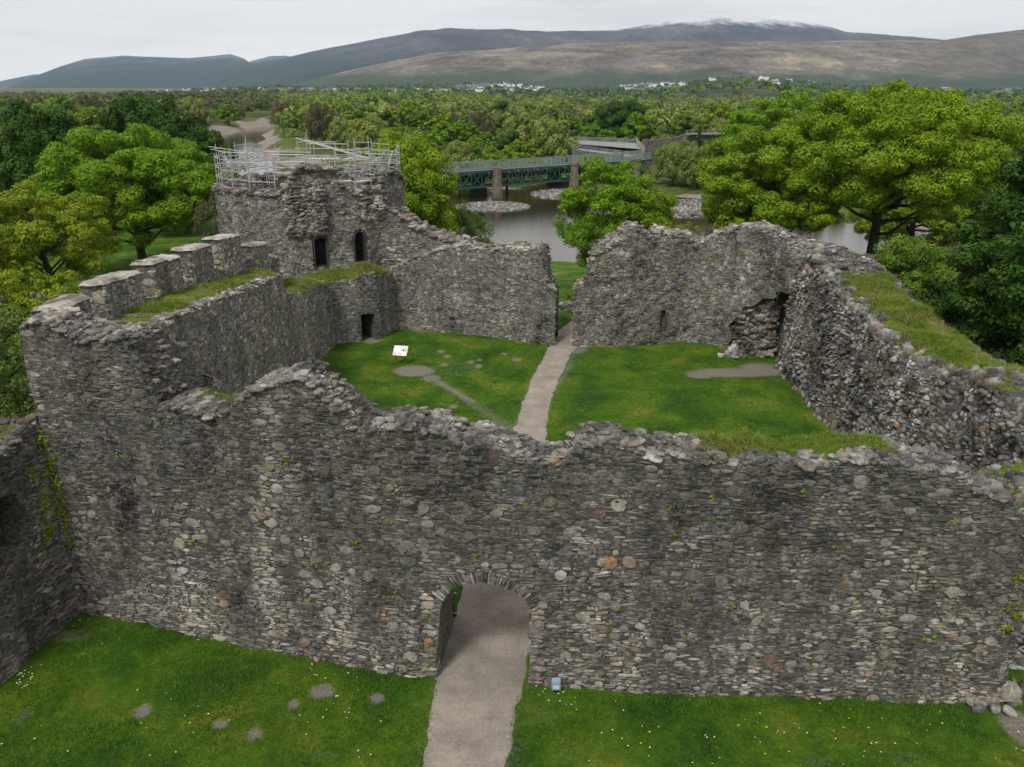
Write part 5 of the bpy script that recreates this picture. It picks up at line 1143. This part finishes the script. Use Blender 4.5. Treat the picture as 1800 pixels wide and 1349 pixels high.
MH_FOR = hill_mat('forest_slope', [(.3, (.016, .028, .02)), (.6, (.03, .045, .03)), (.8, (.05, .06, .035))], .004)
MH_LOW = hill_mat('wooded_foothill', [(.36, (.018, .030, .016)), (.48, (.04, .055, .025)), (.58, (.085, .095, .045)), (.68, (.16, .15, .09))], .009)
ridge('distant_hill', [(-200, 158), (0, 143), (60, 131), (95, 131), (150, 140), (240, 158), (330, 165)], 10500, 12000, MH_LEFT, seed=1)
ridge('distant_hill', [(380, 150), (440, 108), (475, 99), (500, 98), (540, 104), (640, 130)], 10500, 11500, MH_LEFT, seed=2)
ridge('left_mountain', [(-120, 178), (0, 160), (60, 135), (105, 118), (150, 104), (215, 98), (270, 101), (330, 103), (375, 99), (405, 96), (428, 103), (440, 111), (500, 132), (600, 162)], 6200, 9200, MH_LEFT, .10, seed=3)
ridge('snow_mountain', [(250, 166), (350, 143), (430, 116), (480, 108), (545, 94), (620, 80), (700, 65), (745, 56), (790, 53), (890, 53), (960, 58), (1030, 57), (1080, 55), (1130, 48), (1180, 40), (1230, 35), (1265, 30), (1310, 32), (1350, 36), (1400, 38), (1430, 43), (1460, 50), (1485, 58), (1560, 64), (1650, 72), (1800, 84), (2000, 100)], 5200, 8000, MH_BLUE, .06, 360, seed=4)
ridge('forest_hill', [(430, 168), (480, 148), (560, 124), (610, 114), (650, 113), (652, 121), (700, 140), (760, 166)], 4200, 5200, MH_FOR, seed=5)
ridge('moor', [(420, 172), (480, 158), (540, 142), (600, 129), (640, 120), (700, 108), (760, 97), (830, 91), (900, 86), (1000, 80), (1100, 78), (1200, 76), (1300, 76), (1400, 78), (1500, 77), (1600, 76), (1700, 76), (1850, 80), (2050, 90)], 2900, 4700, MH_MOOR, .07, 360, 90, seed=6)
ridge('moor_hill', [(1500, 130), (1560, 100), (1620, 82), (1660, 71), (1720, 62), (1760, 58), (1800, 55), (1900, 52), (2050, 60)], 3000, 4500, MH_MOOR2, .06, 200, 60, seed=7)
ridge('dark_plantation', [(782, 94), (800, 88), (850, 86), (900, 85), (960, 82), (1000, 80), (1040, 79)], 4650, 4760, MH_FOR, seed=8)
fh = [(-150, 172), (0, 170), (150, 167), (250, 163), (380, 157), (480, 152), (560, 155), (640, 152), (740, 152), (860, 148), (950, 155), (1040, 156), (1110, 152), (1200, 148), (1260, 141), (1330, 139), (1420, 146), (1500, 155), (1600, 153), (1700, 158), (1850, 158), (2000, 160)]
ridge('foothills', fh, 1150, 3000, MH_LOW, .12, 300, 60, seed=9, footfn=lambda X: np.interp(X, [620, 1010], [1180, 760]))

# ------------------------------------------------------------------ houses on the valley side
def house_mesh(nm, L_, W_, h, rh, m1):
    g = Geo(); x, y = L_/2, W_/2
    V = [(-x, -y, 0), (x, -y, 0), (x, y, 0), (-x, y, 0), (-x, -y, h), (x, -y, h), (x, y, h), (-x, y, h), (-x, 0, h+rh), (x, 0, h+rh)]
    o = mesh(nm, V, [[[0, 1, 5, 4], [1, 2, 6, 5], [2, 3, 7, 6], [3, 0, 4, 7], [4, 5, 9, 8], [6, 7, 8, 9]], [[5, 6, 9], [7, 4, 8]]], [m1, M_SLATE], mi=[0, 0, 0, 0, 1, 1, 0, 0]); return o
hs = [house_mesh('white_house', 13, 8, 6, 3, M_WHITE), house_mesh('long_white_house', 24, 9, 5.5, 2.6, M_WHITE), house_mesh('grey_shed', 34, 18, 6, 2, M_CONC)]
info = [('small white gabled house on the far valley side', 'house', 'white houses of the far town'), ('long white terrace on the far valley side', 'house', 'long white terraces of the far town'), ('pale grey industrial shed in the far valley', 'shed', 'grey sheds in the far valley')]
used = [False]*3; bpy.context.view_layer.update(); rh_ = random.Random(12)
dg = bpy.context.evaluated_depsgraph_get(); fo = bpy.data.objects['foothills']; co_ = np.zeros(len(fo.data.vertices)*3, np.float32); fo.data.vertices.foreach_get('co', co_); FV = co_.reshape(300, 60, 3)
def hit(X, Y):
    """where the sight line through a far picture point meets the foothills or the plain"""
    j = int(np.clip(np.interp(X, [-150, 2000], [0, 299]), 0, 299)); col = FV[j]; u, v = ray(X, Y); fwd = CP-v*SP; sl_ = -(SP+v*CP)/fwd
    zr = H+col[:, 1]*sl_; ok = np.where(col[:, 2] > zr)[0]
    if len(ok) == 0: return None
    k = ok[0]
    if col[k, 1] < 1500: k = int(np.searchsorted(col[:, 1], rh_.uniform(1500, 2500)))
    return (u/fwd*col[k, 1], col[k, 1], col[k, 2]-.5)
def houses(n, X0, X1, Y0, Y1, wts, scale=1.0):
    for _ in range(n):
        h_ = hit(rh_.triangular(X0, X1), rh_.uniform(Y0, Y1))
        if not h_: continue
        i = rh_.choices(range(3), wts)[0]; o = hs[i] if not used[i] else hs[i].copy()
        if used[i]: sc.collection.objects.link(o)
        used[i] = True; o.location = h_; o.rotation_euler = (0, 0, rh_.uniform(-.5, .5)+(pi/2 if rh_.random() < .2 else 0)); s_ = scale*rh_.uniform(.8, 1.25); o.scale = (s_, s_, s_)
        tag(o, *info[i], kind='thing')
rs2 = np.random.default_rng(8)
for nm_, lf_, n_, kmax, hr in (('valley_dark_wood', 'dark', 1500, 34, (5, 9)), ('valley_green_wood', 'mid', 1500, 30, (5, 8)), ('valley_brown_wood', 'brown', 1300, 40, (4, 8))):
    jj = rs2.integers(2, 298, n_*2); kk = (kmax*rs2.random(n_*2)**1.2).astype(int); p_ = FV[jj, kk].copy(); p_[:, :2] += rs2.uniform(-12, 12, (n_*2, 2))
    keep = vn(st3(p_[:, 0]*.0035, p_[:, 1]*.0035), 55)+.35*rs2.normal(size=n_*2) > (.0 if lf_ == 'dark' else -.15); p_ = p_[keep][:n_]; h_ = rs2.uniform(*hr, len(p_))
    d = rs2.normal(size=(len(p_), 26, 3)); d[..., 2] = np.abs(d[..., 2])+.15; d /= np.linalg.norm(d, axis=2, keepdims=True)
    Pq = p_[:, None]+d*np.stack([h_*.75, h_*.75, h_*.7], -1)[:, None]; Pq[..., 2] += (h_*.2)[:, None]
    o = leaf_quads(Pq.reshape(-1, 3), (d+rs2.normal(0, .2, d.shape)).reshape(-1, 3), np.repeat(h_*.75, 26), LF[lf_], nm_); o['kind'] = 'stuff'
houses(46, 240, 430, 155, 163, (3, 2, 0)); houses(16, 70, 240, 165, 168, (1, 1, 2)); houses(26, 430, 620, 160, 166, (2, 1, .4)); houses(26, 790, 870, 154, 163, (3, 1, 0)); houses(26, 850, 960, 150, 164, (3, 1, 0)); houses(34, 1080, 1215, 166, 176, (3, 1.4, .2)); houses(8, 1640, 1680, 172, 178, (2, 1, .4)); houses(7, 1740, 1790, 174, 184, (2, 1, .3)); houses(10, 620, 800, 158, 167, (2, 1, .5)); houses(10, 1230, 1500, 168, 178, (3, 1, 0))

# ------------------------------------------------------------------ grass and flowers on the lawns
def lawn_pts(n, X0, X1, Y0, Y1, noise_gate=None):
    X = RNG.uniform(X0, X1, n); Y = RNG.uniform(Y0, Y1, n); u, v = ray(X, Y); t = H/(SP+v*CP); return u*t, (CP-v*SP)*t
def bare_at(x, y):
    i = np.clip(np.searchsorted(gx, x)-1, 0, len(gx)-2); j = np.clip(np.searchsorted(gy, y)-1, 0, len(gy)-2); return bare[i, j]
La = np.array([at(*p) if len(p) == 2 else p[:2] for p in Lp]); Ra = np.array([at(*p) if len(p) == 2 else p[:2] for p in Rp])
def on_path(x, y, m=.0): return (x > np.interp(y, La[:, 1], La[:, 0])-m) & (x < np.interp(y, Ra[:, 1], Ra[:, 0])+m)
def wall_clear(x, y):
    f = np.interp(x, fw.P[:, 0], fw.P[:, 1])-.36
    return ((y < f) & (x > np.interp(y, ct.P[:, 1], ct.P[:, 0])+.25)) | ((y > f+3.2) & (x > -13) & (x < 18))
n = 190000; x = RNG.uniform(-19, 19, n); y = RNG.uniform(14.2, 24, n); ok = wall_clear(x, y) & ~on_path(x, y, -.08-.2*RNG.random(n)**2) & (bare_at(x, y) < .55) & (y < 24); x, y = x[ok], y[ok]
o = blades(st3(x, y, gz(x, y)-.01), RNG.uniform(.03, .085, len(x))*(1+.5*vn(st3(x*.7, y*.7), 4)), RNG.uniform(.012, .03, len(x)), M_BLADE, 'lawn_grass', None, .6); o['kind'] = 'stuff'
n = 150000; x = RNG.uniform(-13.2, 18, n); y = RNG.uniform(27, 60, n); ok = (y < 54+(x < 2)*2.5) & ~on_path(x, y, -.05-.2*RNG.random(n)**2) & (bare_at(x, y) < .45); x, y = x[ok], y[ok]
o = blades(st3(x, y, gz(x, y)-.01), RNG.uniform(.03, .09, len(x)), RNG.uniform(.02, .05, len(x)), M_BLADE, 'courtyard_grass', None, .6); o['kind'] = 'stuff'
def flowers(nm, n, boxes, m, sz):
    xs_, ys_ = [], []
    for (X0, X1, Y0, Y1, k) in boxes:
        a, b = lawn_pts(k, X0, X1, Y0, Y1); xs_.append(a); ys_.append(b)
    x = np.concatenate(xs_); y = np.concatenate(ys_); ok = wall_clear(x, y) & ~on_path(x, y, .1) & (vn(st3(x*.8, y*.8), 88)+.25*RNG.normal(size=len(x)) > -.05); x, y = x[ok], y[ok]
    V = []; n = len(x); th = np.arange(6)*pi/3; s_ = sz*RNG.uniform(.6, 1.2, n)
    V = np.stack([x[:, None]+s_[:, None]*np.cos(th), y[:, None]+s_[:, None]*np.sin(th), np.broadcast_to((gz(x, y)+.09)[:, None], (n, 6))], -1).reshape(-1, 3)
    b = (np.arange(n)*6)[:, None]; o = mesh(nm, V, [np.array([[0, 1, 2, 3]])+b, np.array([[0, 3, 4, 5]])+b], m); o['kind'] = 'stuff'
flowers('daisies', 0, [(0, 60, 1190, 1230, 60), (0, 700, 1100, 1349, 90), (120, 210, 1100, 1150, 14), (530, 760, 1130, 1200, 50), (560, 700, 1200, 1260, 26), (560, 660, 1300, 1345, 16), (940, 1010, 1195, 1290, 50), (1000, 1800, 1230, 1349, 60), (560, 940, 600, 740, 60), (1020, 1480, 620, 740, 50)], M_DAISY, .022)
flowers('buttercups', 0, [(200, 760, 1150, 1349, 26), (660, 720, 1225, 1250, 12), (1300, 1800, 1240, 1349, 34), (1000, 1300, 1230, 1349, 6), (950, 1020, 1210, 1260, 10), (1040, 1400, 610, 680, 26)], M_YELL, .026)

# ------------------------------------------------------------------ air
hz = bpy.data.materials.new('valley_air'); hz.use_nodes = True; hn = hz.node_tree; hn.nodes.clear(); ho = hn.nodes.new('ShaderNodeOutputMaterial'); hv_ = hn.nodes.new('ShaderNodeVolumePrincipled')
hv_.inputs['Color'].default_value = (.52, .73, 1.0, 1); hv_.inputs['Density'].default_value = 5.0e-5; hv_.inputs['Anisotropy'].default_value = 0.0
hn.links.new(hv_.outputs[0], ho.inputs['Volume'])
g = Geo(); g.box((0, 6200, 520), (27000, 13500, 1060+2*0)); hb = g.build('haze', hz); hb['kind'] = 'stuff'
